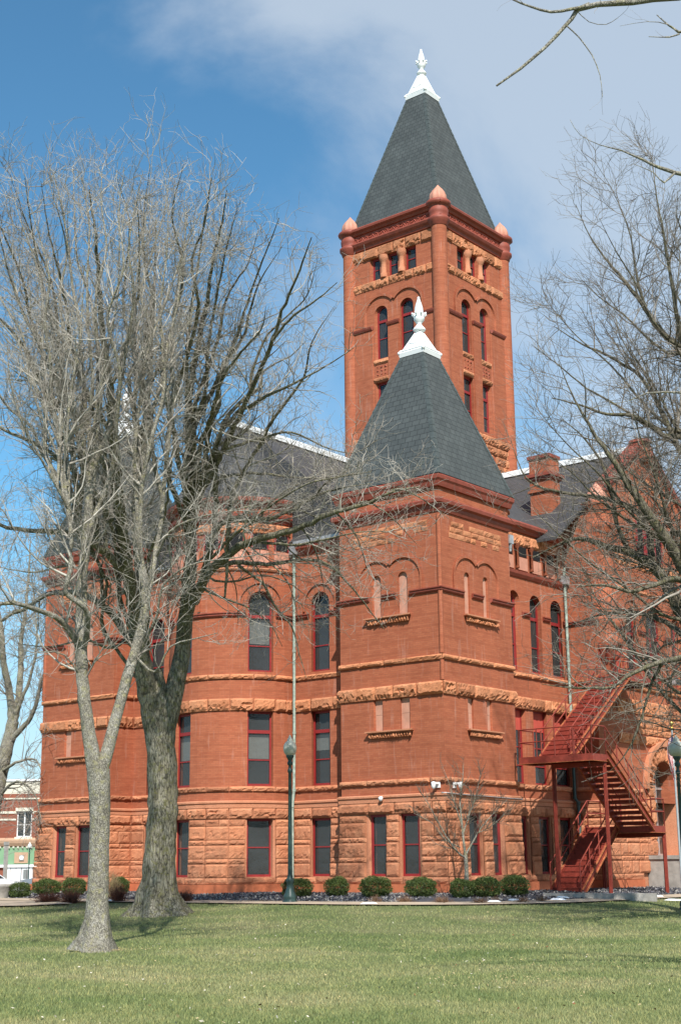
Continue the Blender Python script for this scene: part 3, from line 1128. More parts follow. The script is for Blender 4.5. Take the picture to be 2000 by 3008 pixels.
# bow attic: stone band, small windows with red panels, two cornices
mb = MB()
cornice(mb, PT, U_B0, U_B1, [(-.02, 14.3), (.06, 14.32), (.1, 14.42), (.2, 14.5), (.22, 14.62), (-.02, 14.68)], 'terra')
cornice(mb, PT, U_B0, U_B1, [(-.02, 14.94), (.1, 14.94), (.14, 15.04), (.26, 15.12), (.28, 15.24), (.24, 15.3), (-.6, 15.36)], 'terra')
cornice(mb, PT, U_B0, U_B1, [(-.01, 12.30), (.06, 12.32), (.1, 12.38), (.1, 12.44), (-.01, 12.46)], 'smooth')
mb.pieces('bow_cornice', HOUSE)
mb = MB()
course(mb, PT, U_B0 + .1, U_B1 - .1, 13.85, 14.25, .04, .09, 'stone_b', [], .5, 1.0)
mb.build('bow_stone_band', HOUSE)
mb = MB()
for k in range(-4, 5):
    uc = U_BC + k * .97
    fbox(mb, PT, uc - .36, uc + .36, 12.5, 13.15, -.02, .05, 'salmon')
    fbox(mb, PT, uc - .3, uc + .3, 13.2, 13.82, -.02, .02, 'interior')
    fbox(mb, PT, uc - .36, uc - .29, 13.2, 13.82, -.02, .045, 'redwood')
    fbox(mb, PT, uc + .29, uc + .36, 13.2, 13.82, -.02, .045, 'redwood')
mb.pieces('attic_light', HOUSE)

# right recess attic and cornice
mb = MB()
cornice(mb, PT, U_RR - .3, uR(9.9), [(-.02, 13.86), (.08, 13.88), (.12, 13.98), (.24, 14.08), (.26, 14.2), (.2, 14.28), (-.7, 14.3)], 'terra')
cornice(mb, PT, U_RR, uR(9.9), [(-.02, 12.0), (.05, 12.02), (.12, 12.14), (.14, 12.26), (-.02, 12.3)], 'terra')
mb.pieces('attic_cornice', HOUSE)
mb = MB()
course(mb, PT, U_RR, uR(9.9), 13.35, 13.8, .03, .08, 'stone_b', [], .5, .9)
mb.build('attic_stone_band', HOUSE)
mb = MB()
for c in (5.7, 6.75, 7.8, 8.85):
    uc = uR(c)
    fbox(mb, PT, uc - .33, uc + .33, 12.9, 13.3, -.02, .03, 'interior')
    fbox(mb, PT, uc - .36, uc + .36, 12.34, 12.86, -.02, .05, 'salmon')
    for k in (0, 1):
        mb.lathe((-.62, c + .52, 0), [(.09, 12.35), (.07, 12.45), (.07, 13.15), (.12, 13.28), (.12, 13.34)], 'brick', 10)
mb.pieces('attic_colonnette', HOUSE)
mb = MB()      # shaft with carved corbel in the inner corner
mb.lathe((-.52, 5.02, 0), [(.05, 10.55), (.16, 10.75), (.13, 10.95), (.22, 11.2), (.24, 11.5), (.20, 11.55), (.20, 13.8), (.28, 13.9), (.22, 14.0), (.22, 14.25), (.34, 14.3), (.34, 14.42), (.2, 14.46)], 'brick', 14)
mb.build('corner_shaft', HOUSE)

# windows
for kw in W:
    window(HOUSE, **kw)

# gutters over the flat walls
mb = MB()
for a, b in ((U_B1, U_FR), (U_FL, U_B0)):
    cornice(mb, PT, a, b, [(-.02, 13.05), (.06, 13.08), (.1, 13.2), (.22, 13.3), (.24, 13.42), (-.02, 13.46)], 'terra')
    fbox(mb, PT, a, b, 13.46, 13.6, -.1, .3, 'zinc')
mb.pieces('gutter', HOUSE)


# downspouts
def pipe(pts, r, m, name='downspout'):
    mb = MB()
    mb.rod(pts, r, m, 10)
    for p in pts[1:-1]:
        mb.rod([(p[0], p[1], p[2] - .05), (p[0], p[1], p[2] + .05)], r * 1.3, m, 10)
    return mb


mb = pipe([(-7.88, 1.08, 13.45), (-7.88, 1.08, 12.4), (-7.88, 1.08, 9.2), (-7.88, 1.08, 6.0), (-7.88, 1.06, 3.8), (-7.88, .96, 3.2), (-7.88, .96, .1)], .062, 'verdigris')
mb.box(-8.03, -7.73, .93, 1.2, 13.1, 13.45, 'zinc')
mb.build('downspout', HOUSE)
mb = pipe([(-.6, 10.0 - .22, 12.9), (-.6, 9.78, 9), (-.6, 9.78, 6.6)], .062, 'verdigris')
mb.box(-.74, -.46, 9.62, 9.94, 12.2, 12.55, 'zinc')
mb.build('downspout', HOUSE)
mb = pipe([(-.6, 9.72, 6.55), (-.6, 9.72, 5.2), (-.58, 9.74, 5.1), (-.58, 9.74, 3.5), (-.42, 9.72, 3.3), (-.42, 9.72, .2)], .07, 'green_iron')
mb.build('downspout', HOUSE)
mb = MB()
mb.box(-.12, .06, 4.66, 4.92, 13.0, 13.34, 'zinc')
mb.lathe((-.03, 4.79, 0), [(.05, 12.7), (.09, 13.0)], 'zinc', 10)
mb.build('rain_head', HOUSE)


# ------------------------------------------------------------------ roofs
def pyramid(mb, cx, cy, h0, z0, h1, z1, m, hips=None, flare=0.0):
    c0 = [(cx - h0, cy - h0), (cx + h0, cy - h0), (cx + h0, cy + h0), (cx - h0, cy + h0)]
    c1 = [(cx - h1, cy - h1), (cx + h1, cy - h1), (cx + h1, cy + h1), (cx - h1, cy + h1)]
    for i in range(4):
        j = (i + 1) % 4
        mb.poly([(*c0[i], z0), (*c0[j], z0), (*c1[j], z1), (*c1[i], z1)], m)
    if hips:
        n = int((z1 - z0) / .3)
        for i in range(4):
            for k in range(n):
                t0, t1 = k / n, (k + 1.12) / n
                a = Vector((*c0[i], z0)).lerp(Vector((*c1[i], z1)), t0)
                b = Vector((*c0[i], z0)).lerp(Vector((*c1[i], z1)), min(1, t1))
                ax = Vector((c0[i][0] - cx, c0[i][1] - cy, 0)).normalized()
                off = ax * .012
                for s in (0, 1):
                    tang = Vector((-1 if c0[i][0] > cx else 1, 0, 0)) if s == 0 else Vector((0, -1 if c0[i][1] > cy else 1, 0))
                    wd = .17
                    lift = ax * .03
                    mb.poly([a + lift, b + off, b + off + tang * wd, a + lift * .8 + tang * wd], hips)
                    mb.poly([a + lift, a + lift * .8 + tang * wd, a + tang * wd - ax * .02, a - ax * .02], hips)


def spire_cap(name, cx, cy, zb, hb, zn, hn, ztip, parent):
    """white metal spire cap: flared base, tapering pyramid with swags, ring, crown and bud"""
    mb = MB()
    H = ztip - zb
    q = Path([(cx - hb, cy - hb), (cx + hb, cy - hb), (cx + hb, cy + hb), (cx - hb, cy + hb)], closed=True)
    s = hb / .55
    cornice(mb, q, 0, q.cum[-1], [(.06 * s, zb - .16 * s), (.09 * s, zb - .02 * s), (.1 * s, zb + .02), (.04, zb + .06 * s), (.02, zb + .1 * s), (.06 * s, zb + .12 * s), (.05 * s, zb + .17 * s), (-.02, zb + .2 * s)], 'white')
    for i in range(4):
        x, y = q.p[i]
        sx, sy = (1 if x > cx else -1), (1 if y > cy else -1)
        mb.lathe((x + sx * .07 * s, y + sy * .07 * s, zb), [(.0, -.06 * s), (.07 * s, 0), (.075 * s, .06 * s), (.0, .13 * s)], 'white', 10, cap=False)
    pyramid(mb, cx, cy, hb * .96, zb + .18 * s, hn, zn, 'white')
    for i in range(4):               # swags on the four faces
        a0 = i * pi / 2 - pi / 2
        for k in range(7):
            t = (k - 3) / 3
            zz = zb + .2 * s + (zn - zb) * .22 + .05 * abs(t) * s
            f = 1 - (zz - zb - .18 * s) / (zn - zb - .18 * s)
            h = hn + (hb * .96 - hn) * f
            nx, ny = cos(a0), sin(a0)
            tx, ty = -ny, nx
            mb.lathe((cx + nx * (h + .01) + tx * t * h * .55, cy + ny * (h + .01) + ty * t * h * .55, zz), [(0, -.04 * s), (.045 * s, 0), (0, .045 * s)], 'white', 8, cap=False)
    L0 = ztip - zn
    r = L0 * .115
    prof = [(hn * 1.05, 0), (hn * 1.25, .02 * L0), (r * 1.35, .06 * L0), (r * 1.45, .09 * L0), (r * 1.2, .13 * L0), (r * .8, .18 * L0), (r * .5, .24 * L0),
            (r * .75, .28 * L0), (r * 1.15, .34 * L0), (r * 1.25, .40 * L0), (r * 1.2, .46 * L0)]
    mb.lathe((cx, cy, zn), prof, 'white', 20)
    for k in range(8):               # crown leaves
        a = k * pi / 4 + .2
        c_, s_ = cos(a), sin(a)
        mb.rod([(cx + c_ * r, cy + s_ * r, zn + .44 * L0), (cx + c_ * r * 1.35, cy + s_ * r * 1.35, zn + .50 * L0), (cx + c_ * r * 1.7, cy + s_ * r * 1.7, zn + .515 * L0), (cx + c_ * r * 1.75, cy + s_ * r * 1.75, zn + .485 * L0)],
               [r * .32, r * .3, r * .22, r * .12], 'white', 8)
    bud = [(r * .85, .45), (r * .98, .52), (r * 1.0, .60), (r * .92, .68), (r * .7, .78), (r * .42, .88), (r * .28, .94), (r * .28, .985), (r * .05, 1.0)]
    mb.lathe((cx, cy, zn), [(a, b * L0) for a, b in bud], 'white', 16)
    return mb.build(name, parent)


for cx in (-2.32, -19.525):
    mb = MB()
    pyramid(mb, cx, 2.32, 2.53, 14.80, .50, 20.62, 'slate', 'slate_hip')
    mb.build('pyramid_roof', HOUSE)
    spire_cap('spire_cap', cx, 2.32, 20.62, .52, 21.55, .14, 23.1, HOUSE)

# main cross roofs
RXZ, RYX, RXY = 18.95, -10.7, 15.0
mb = MB()


def gable_roof(mb, ridge0, ridge1, slope, half, m, t=.12):
    a, b = np.array(ridge0), np.array(ridge1)
    d = (b - a) / np.linalg.norm(b - a)
    s = np.array([d[1], -d[0], 0])
    for sg in (1, -1):
        e = s * sg * half + np.array([0, 0, -half * slope])
        q = [a, b, b + e, a + e]
        mb.poly(q if sg < 0 else q[::-1], m)
        q2 = [p - np.array([0, 0, t]) for p in q]
        mb.poly(q2, m)
        mb.poly([q[0], q[3], q2[3], q2[0]], m)
        mb.poly([q[1], q[2], q2[2], q2[1]], m)
        mb.poly([q[3], q[2], q2[2], q2[3]], m)


gable_roof(mb, (RYX, 1.3, RXZ), (RYX, 15, RXZ), .80, 6.6, 'slate2')
gable_roof(mb, (RYX, RXY, RXZ), (.25, RXY, RXZ), .72, 7.2, 'slate2')
gable_roof(mb, (RYX, 15, RXZ - .02), (RYX, 30, RXZ - .02), .80, 6.6, 'slate2')
# hip over the bow
apex = (RYX, .3, RXZ)
rim = []
for k in range(NA + 1):
    th = -pi / 2 + pi * k / NA
    rim.append((XB + (RB + .26) * sin(th), YB - (RB + .26) * cos(th), 15.3))
for a, b in zip(rim[:-1], rim[1:]):
    mb.poly([a, b, apex], 'slate2')
mb.poly([(RYX, 1.3, RXZ), (RYX - 3.5, 1.3, RXZ - 2.8), rim[0], apex], 'slate2')
mb.poly([rim[-1], (RYX + 3.1, 1.3, RXZ - 2.48), (RYX, 1.3, RXZ), apex], 'slate2')
mb.poly([(RYX - 6.5, 1.32, RXZ - 5.22), (RYX + 6.5, 1.32, RXZ - 5.22), (RYX, 1.32, RXZ - .03)], 'slate2')
# lower slopes behind the flat walls and the right recess
mb.poly([(-8.3, .95, 13.6), (-4.5, .95, 13.6), (-4.5, 5.2, 17.0), (-8.3, 5.2, 17.0)], 'slate2')
mb.poly([(-17.3, .95, 13.6), (-13.5, .95, 13.6), (-13.5, 5.2, 17.0), (-17.3, 5.2, 17.0)], 'slate2')
mb.poly([(-.55, 4.5, 14.25), (-.55, 9.9, 14.25), (-4.6, 9.9, 17.2), (-4.6, 4.5, 17.2)], 'slate2')
mb.poly([(-.45, 9.9, 12.9), (-.45, 11.2, 12.9), (-4.6, 11.2, 16.4), (-4.6, 9.9, 16.4)], 'slate2')
mb.poly([(-21.7, 4.6, 13.4), (-21.7, 30.5, 13.4), (-17, 30.5, 16.6), (-17, 4.6, 16.6)], 'slate2')
mb.poly([(-.7, 20.5, 13.4), (-.7, 30.5, 13.4), (-5, 30.5, 16.6), (-5, 20.5, 16.6)], 'slate2')
mb.poly([(-21.8, 30.6, 13.4), (0, 30.6, 13.4), (0, 30.6, 14.6), (-10.7, 30.5, 18.9), (-21.8, 30.6, 14.6)], 'brick')
mb.build('main_roof', HOUSE)
mb = MB()
mb.bar((RYX, .1, RXZ + .06), (RYX, 12.4, RXZ + .06), .34, .2, 'white')
mb.bar((RYX, .15, RXZ + .2), (RYX, 12.4, RXZ + .2), .1, .12, 'white')
mb.bar((-7.8, RXY, RXZ + .06), (.2, RXY, RXZ + .06), .34, .2, 'white')
mb.bar((-7.8, RXY, RXZ + .2), (.2, RXY, RXZ + .2), .1, .12, 'white')
mb.pieces('ridge_cap', HOUSE)
# chimney
mb = MB()
mb.box(-2.3, -1.3, 10.15, 10.95, 13.5, 17.0, 'brick')
mb.box(-2.38, -1.22, 10.07, 11.03, 16.45, 16.55, 'brick')
mb.box(-2.38, -1.22, 10.07, 11.03, 17.0, 17.12, 'terra')
mb.box(-2.46, -1.14, 9.99, 11.11, 17.12, 17.26, 'terra')
mb.box(-2.3, -1.3, 10.15, 10.95, 17.26, 17.95, 'brick')
mb.box(-2.36, -1.24, 10.09, 11.01, 17.95, 18.1, 'terra')
mb.build('chimney', HOUSE)

# ------------------------------------------------------------------ gable front
GF = flat((.5, 0), (0, 1), (1, 0))
mb = MB()
ya, yb, zsh, zap = 11.2, 19.5, 15.0, 19.1
prof = [(ya, 15.0), (yb, 15.0), (yb, 16.3), (GY + .35, zap), (GY - .35, zap), (ya, 16.3)]
mb.poly([GF(y, z, 0) for y, z in prof], 'brick', uv=prof)
mb.poly([GF(y, z, -.4) for y, z in prof], 'brick', uv=prof)
mb.build('gable_wall', HOUSE)
mb = MB()
for (y0, z0), (y1, z1) in (((ya - .1, 16.2), (GY - .3, zap + .05)), ((GY + .3, zap + .05), (yb + .1, 16.2))):
    mb.bar(GF(y0, z0 + .1, -.15), GF(y1, z1 + .1, -.15), .62, .22, 'terra')
    mb.bar(GF(y0, z0 - .06, .03), GF(y1, z1 - .06, .03), .16, .14, 'terra_c')
mb.pieces('gable_coping', HOUSE)
mb = MB()
mb.box(.05, .7, GY - .42, GY + .42, zap - .6, zap + .25, 'brick')
mb.lathe((.38, GY, zap + .25), [(.52, 0), (.5, .12), (.3, .2), (.1, .28)], 'terra', 14)
mb.build('gable_finial', HOUSE)
mb = MB()
hood(mb, GF, GY, 15.9, 1.75, .38, .08, 'stone_b')
hood(mb, GF, GY, 15.9, 1.3, .1, .05, 'brick')
for k in range(3):
    yy = GY + (k - 1) * .82
    fbox(mb, GF, yy - .3, yy + .3, 14.0, 15.6, -.03, .02, 'interior')
    fbox(mb, GF, yy - .36, yy - .28, 14.0, 15.6, -.03, .06, 'redwood')
    fbox(mb, GF, yy + .28, yy + .36, 14.0, 15.6, -.03, .06, 'redwood')
mb.pieces('gable_light', HOUSE)
mb = MB()
course(mb, GF, 11.6, 19.2, 13.35, 13.85, .02, .08, 'stone_b', [], .5, .9)
course(mb, GF, 11.6, 19.2, 12.25, 12.42, .02, .06, 'stone_b', [], .8, 1.2)
mb.pieces('gable_stone_band', HOUSE)
# round turrets at the gable corners, on carved corbels
for yc in (10.98, 19.8):
    mb = MB()
    c = (.45, yc, 0)
    mb.lathe(c, [(.10, 8.3), (.17, 8.5), (.3, 8.9), (.52, 9.35), (.66, 9.7), (.68, 9.85), (.6, 9.95), (.6, 10.3), (.68, 10.5), (.68, 10.64), (.6, 10.68), (.6, 14.4), (.72, 14.55), (.76, 14.75), (.62, 14.85),
                 (.66, 15.1), (.62, 15.4), (.72, 15.5), (.75, 15.66), (.45, 15.7)], 'brick', 24)
    t = mb.build('turret', HOUSE)
    mb = MB()
    for k in range(14):
        a = 2 * pi * k / 14
        mb.rod([(c[0] + .34 * cos(a), c[1] + .34 * sin(a), 8.95), (c[0] + .6 * cos(a), c[1] + .6 * sin(a), 9.3), (c[0] + .72 * cos(a), c[1] + .72 * sin(a), 9.62)], [.05, .11, .07], 'terra_c', 6)
    mb.build('carved_corbel', t)
    mb = MB()
    mb.lathe((c[0], c[1], 15.7), [(.40, 0), (.42, .1), (.45, .26), (.42, .42), (.3, .62), (.15, .8), (.03, .92)], 'salmon', 20, lobes=8, la=.06)
    mb.build('acorn_finial', t)
# exit door under the turret
mb = MB()
fbox(mb, PT, uG(11.85) - .3, uG(11.85) + .3, 8.3, 9.95, -.2, -.12, 'redboard')
fbox(mb, PT, uG(11.85) - .3, uG(11.85) + .3, 9.95, 10.35, -.24, -.18, 'interior')
dd = mb.build('exit_door', HOUSE)

# entrance arch of rock-faced voussoirs
mb = MB()
nv = 13
for k in range(nv):
    a0, a1 = pi * k / nv, pi * (k + 1) / nv
    P = []
    tone = rnd.random()
    for j in range(7):
        r = 1.0 + .62 * j / 6
        row = []
        for i in range(5):
            a = a0 + .012 + (a1 - a0 - .024) * i / 4
            e = 1 if 0 < i < 4 and 0 < j < 6 else 0
            row.append(GF(GY - r * cos(a), AZ + r * sin(a), .06 + e * rnd.uniform(.02, .14)))
        P.append(row)
    mb.grid(P, 'stone_b', tone=tone)
for z in (1.25, 1.85, 2.45, 3.05, 3.6):
    for sg in (-1, 1):
        a, b = sorted((GY + sg * 1.0, GY + sg * 1.62))
        rockblock(mb, GF, a, b, z, min(z + .6, 4.15), .06, .1, 'stone_b')
mb.build('arch_voussoirs', HOUSE)
mb = MB()
hood(mb, GF, GY, AZ, 1.82, .19, .2, 'smooth', foot=.2)
mb.pieces('arch_moulding', HOUSE)
# date stone, carved with worn numerals
mb = MB()
fbox(mb, GF, 16.05, 16.95, 7.02, 7.62, 0, .09, 'stone_b')
fbox(mb, GF, 16.05, 16.95, 7.55, 7.64, .05, .17, 'smooth')
ds = mb.build('date_stone', HOUSE)
cu_ = bpy.data.curves.new('date_numerals', 'FONT')
cu_.body = '893'
cu_.size = .50
cu_.extrude = .025
cu_.bevel_depth = .006
cu_.align_x = 'CENTER'
cu_.align_y = 'CENTER'
cu_.space_character = 1.05
to = bpy.data.objects.new('date_numerals', cu_)
COL.objects.link(to)
to.matrix_world = Matrix(((0, 0, 1, .605), (1, 0, 0, 16.5), (0, 1, 0, 7.28), (0, 0, 0, 1)))
bpy.context.view_layer.update()
me = bpy.data.meshes.new_from_object(to.evaluated_get(bpy.context.evaluated_depsgraph_get()))
me.transform(to.matrix_world)
bpy.data.objects.remove(to)
me.materials.clear()
me.materials.append(M['smooth'])
tn = bpy.data.objects.new('carved_numerals', me)
COL.objects.link(tn)
put(tn, ds)
# glazed entrance doors set back in the arch
mb = MB()
fd = -.55
for y in (GY - .98, GY - .32, GY + .32, GY + .98):
    fbox(mb, GF, y - .05, y + .05, 1.25, 5.1 if abs(y - GY) < .5 else 4.3, fd - .08, fd, 'alu')
for z in (1.28, 2.05, 3.15, 4.05):
    fbox(mb, GF, GY - .98, GY + .98, z - .04, z + .05, fd - .07, fd - .01, 'alu')
fbox(mb, GF, GY - .2, GY + .12, 2.4, 2.72, fd + .001, fd + .01, 'flag_white')
df = mb.build('entrance_door', HOUSE)
mb = MB()
mb.poly([GF(GY - 1.0, 1.25, fd - .04), GF(GY + 1.0, 1.25, fd - .04), GF(GY + 1.0, 5.15, fd - .04), GF(GY - 1.0, 5.15, fd - .04)], 'glass')
mb.build('pane', df)
mb = MB()
mb.rod([GF(GY - .75, 1.9, fd + .05), GF(GY - .75, 2.25, fd + .05)], .02, 'alu', 8)
mb.build('handle', df)
mb = MB()
mb.poly([GF(GY - 1.2, 1.2, -1.4), GF(GY + 1.2, 1.2, -1.4), GF(GY + 1.2, 5.2, -1.4), GF(GY - 1.2, 5.2, -1.4)], 'interior')
mb.build('vestibule', HOUSE)
# concrete stair block before the entrance
mb = MB()
mb.box(.52, 3.3, GY - 1.9, GY + 4.5, -.6, 1.10, 'concrete')
mb.box(.52, 3.36, GY - 1.96, GY + 4.5, 1.10, 1.25, 'concrete')
mb.build('entrance_steps', HOUSE)
mb = MB()
mb.box(2.95, 3.2, GY - 1.2, GY + 2.5, 1.25, 1.62, 'redboard')
mb.build('planter_rail', HOUSE)

# ------------------------------------------------------------------ tower
TX, TY, TH = -10.7, 14.7, 2.9
TP = Path([(TX - TH, TY - TH), (TX + TH, TY - TH), (TX + TH, TY + TH), (TX - TH, TY + TH)], closed=True)
side = 2 * TH
t_ops = []
TW = []
for i in range(4):
    c = side * i + TH
    for s in (-.80, .80):
        t_ops.append(dict(u0=c + s - .41, u1=c + s + .41, z0=25.3, z1=28.1, arch=True, rd=.3))
        t_ops.append(dict(u0=c + s - .41, u1=c + s + .41, z0=21.55, z1=24.08, rd=.3))
        if i < 2:
            TW.append(dict(u0=c + s - .41, u1=c + s + .41, z0=25.3, z1=28.1, arch=True, transom=27.25, rail=26.4))
            TW.append(dict(u0=c + s - .41, u1=c + s + .41, z0=21.55, z1=24.08, transom=23.25, rail=22.4))
    for s in (-1.12, 0, 1.12):
        t_ops.append(dict(u0=c + s - .33, u1=c + s + .33, z0=29.55, z1=30.75, rd=.3))
        if i < 2:
            TW.append(dict(u0=c + s - .33, u1=c + s + .33, z0=29.55, z1=30.75, rail=30.15))
mb = MB()
wall(mb, TP, 0, side * 4, 17.0, 31.5, t_ops, 'brick')
# raised pilaster strips beside the window bays
for i in range(4):
    c = side * i + TH
    for a, b in ((-2.5, -1.28), (-.32, .32), (1.28, 2.5)):
        fbox(mb, TP, c + a, c + b, 21.4, 26.9 if abs(a + b) > .5 else 26.9, -.05, .07, 'brick')
mb.build('tower_wall', HOUSE)
mb = MB()
for z0, z1, rl in ((30.75, 31.32, .1), (29.10, 29.54, .09)):
    for i in range(2):
        course(mb, TP, side * i + .35, side * (i + 1) - .35, z0, z1, .03, rl, 'stone_b', [], .5, 1.0)
for i in range(2):
    c = side * i + TH
    for s in (-.8, .8):
        rockblock(mb, TP, c + s - .5, c + s + .5, 25.03, 25.3, .02, .07, 'stone_b')
        rockblock(mb, TP, c + s - .5, c + s + .5, 24.1, 24.36, .02, .07, 'stone_b')
    course(mb, TP, side * i, side * (i + 1), 20.95, 21.4, .06, .12, 'stone_b', [], .6, 1.1)
    for k in range(7):
        course(mb, TP, side * i, side * (i + 1), 17.8 + k * .45, 18.25 + k * .45, .02, .1, 'stone_b', [dict(u0=c + 1.0, u1=c + 1.35, z0=19.3, z1=20.4)], .5, 1.1)
mb.pieces('tower_stone_band', HOUSE)
mb = MB()
for i in range(2):
    c = side * i + TH
    for s in (-.56, .56):
        p = TP(c + s, 0, -.02)
        mb.lathe((p[0], p[1], 29.54), [(.2, 0), (.2, .2), (.155, .26), (.145, .78), (.17, .84), (.23, .95), (.25, 1.05), (.25, 1.2)], 'smooth', 12)
    for s in (-.8, .8):                      # carved leaf panels
        fbox(mb, TP, c + s - .4, c + s + .4, 24.4, 25.0, -.2, -.06, 'terra_c')
        for k in range(9):
            u, z = c + s + (k % 3 - 1) * .24, 24.52 + (k // 3) * .18
            rockblock(mb, TP, u - .11, u + .11, z - .08, z + .08, -.05, .1, 'terra_c', 3, 3)
mb.pieces('carved_panel', HOUSE)
mb = MB()
for i in range(4):
    c = side * i + TH
    for a, b in ((-2.55, -1.25), (-.36, .36), (1.25, 2.55)):
        cornice(mb, TP, c + a, c + b, [(.06, 26.9), (.12, 26.92), (.16, 27.0), (.18, 27.08), (-.01, 27.12)], 'terra')
    ang = math.acos(.80 / 1.02)
    hood(mb, TP, c - .8, 27.69, 1.02, .12, .08, 'brick', 0, pi - ang, foot=.55)
    hood(mb, TP, c + .8, 27.69, 1.02, .12, .08, 'brick', ang, pi, foot=.55)
mb.pieces('tower_hood_mould', HOUSE)
mb = MB()
cornice(mb, TP, 0, side * 4, [(-.02, 31.36), (.08, 31.38), (.12, 31.5), (.22, 31.6), (.28, 31.72), (.26, 31.8), (.1, 31.84), (-.02, 31.84)], 'terra')
fbox(mb, TP, 0, side * 4, 31.80, 32.22, -.3, .06, 'terra_c')
cornice(mb, TP, 0, side * 4, [(.05, 32.22), (.14, 32.24), (.2, 32.34), (.32, 32.42), (.34, 32.52), (.3, 32.58), (-.5, 32.6)], 'terra')
mb.pieces('tower_cornice', HOUSE)
mb = MB()      # scroll frieze
for i in range(2):
    n = 15
    for k in range(n):
        u = side * i + .5 + (side - 1.0) * (k + .5) / n
        pr = TP(u, 32.02, .09)
        prev = None
        ptsx = []
        for q in range(9):
            a = q * .85 + (0 if k % 2 else pi)
            r = .155 * (1 - q / 11)
            ptsx.append(TP(u + r * cos(a), 32.02 + r * sin(a), .07 + .01 * q / 9))
        mb.rod(ptsx, .028, 'terra_c', 5)
        rockblock(mb, TP, u - .02 + .15, u + .19, 31.86, 32.18, .06, .05, 'terra_c', 2, 3)
mb.pieces('scroll_frieze', HOUSE)
# round corner columns with ball and acorn
for sx, sy in ((-1, -1), (1, -1), (1, 1), (-1, 1)):
    c = (TX + sx * (TH - .12), TY + sy * (TH - .12), 0)
    mb = MB()
    mb.lathe(c, [(.40, 17.2), (.40, 21.2), (.385, 21.3), (.385, 31.3)], 'brick', 24)
    col_ = mb.build('corner_column', HOUSE)
    mb = MB()
    mb.lathe(c, [(.39, 31.3), (.44, 31.36), (.47, 31.48), (.56, 31.6), (.56, 31.72), (.46, 31.8), (.44, 31.84), (.49, 31.98), (.5, 32.12), (.46, 32.26), (.44, 32.3), (.52, 32.36), (.62, 32.46), (.62, 32.58), (.56, 32.64), (.3, 32.66)], 'terra', 24)
    mb.build('column_capital', col_)
    mb = MB()
    mb.lathe((c[0], c[1], 32.64), [(.38, 0), (.40, .06), (.42, .2), (.38, .42), (.26, .62), (.12, .78), (.02, .92)], 'salmon', 32, lobes=8, la=.07)
    mb.build('acorn_finial', col_)
mb = MB()
pyramid(mb, TX, TY, TH - .12, 32.6, .56, 40.62, 'slate', 'slate_hip')
mb.build('tower_roof', HOUSE)
spire_cap('spire_cap', TX, TY, 40.62, .57, 41.95, .16, 43.55, HOUSE)
for kw in TW:
    window(HOUSE, TP, d=-.17, **kw)
# ------------------------------------------------------------------ ground
def gz(x, y):
    s = math.hypot(math.hypot(max(-y, 0), max(x, 0)), max(-21.85 - x, 0))
    return float(np.interp(s, [0, 1.2, 4.0, 5.4, 15, 400], [-.02, -.03, -.20, -.25, -.65, -.65]))


def ground_at(px, py, lo=12.0, hi=130.0):
    """where the sight line through a photo pixel meets the ground"""
    for k in range(60):
        m_ = (lo + hi) / 2
        p = at(px, py, m_)
        if p[2] > gz(p[0], p[1]): lo = m_
        else: hi = m_
    p = at(px, py, lo)
    return np.array([p[0], p[1], gz(p[0], p[1])]), lo


per = []      # perimeter samples of the building rectangle with outward directions
X0, X1, Y0, Y1 = -21.85, 0.0, 0.0, 30.6
for x in np.linspace(X0, X1, 14): per.append(((x, Y0), (0, -1)))
for a in np.linspace(-90, 0, 10)[1:-1]: per.append(((X1, Y0), (cos(R_(a)), sin(R_(a)))))
for y in np.linspace(Y0, Y1, 16): per.append(((X1, y), (1, 0)))
for a in np.linspace(0, 90, 6)[1:-1]: per.append(((X1, Y1), (cos(R_(a)), sin(R_(a)))))
for x in np.linspace(X1, X0, 10): per.append(((x, Y1), (0, 1)))
for a in np.linspace(90, 180, 6)[1:-1]: per.append(((X0, Y1), (cos(R_(a)), sin(R_(a)))))
for y in np.linspace(Y1, Y0, 16): per.append(((X0, y), (-1, 0)))
for a in np.linspace(180, 270, 10)[1:-1]: per.append(((X0, Y0), (cos(R_(a)), sin(R_(a)))))


def ring_sheet(name, rings, m, lift, kind='structure', wob=0.0):
    rr = random.Random(3)
    P = []
    wv = [rr.uniform(-1, 1) for _ in per]
    for ri, s in enumerate(rings):
        row = []
        for i, ((bx, by), (nx, ny)) in enumerate(per):
            ss = s + (wv[i] * wob if ri in (0, len(rings) - 1) and 0.5 < s < 30 else 0)
            x, y = bx + nx * ss, by + ny * ss
            row.append((x, y, gz(x, y) + lift))
        P.append(row)
    mb = MB()
    mb.grid(np.array(P)[::-1], m, closed=True, smooth=True)
    o = mb.build(name)
    return tag(o, kind=kind)


def mat_lawn():
    k = NT('lawn_soil')
    ob = k.obj()
    c = k.ramp(k.noise(ob, 0.33, 6, 0.6), [(0.34, (0.09, 0.12, 0.046)), (0.5, (0.13, 0.15, 0.066)), (0.68, (0.19, 0.18, 0.095))])
    f = k.ramp(k.noise(ob, 30, 4, 0.8), [(0.3, (0.65,) * 3), (0.7, (1.25,) * 3)])
    return k.set(k.mixc(1.0, c, f, 'MULTIPLY'), 0.95, 0.1)


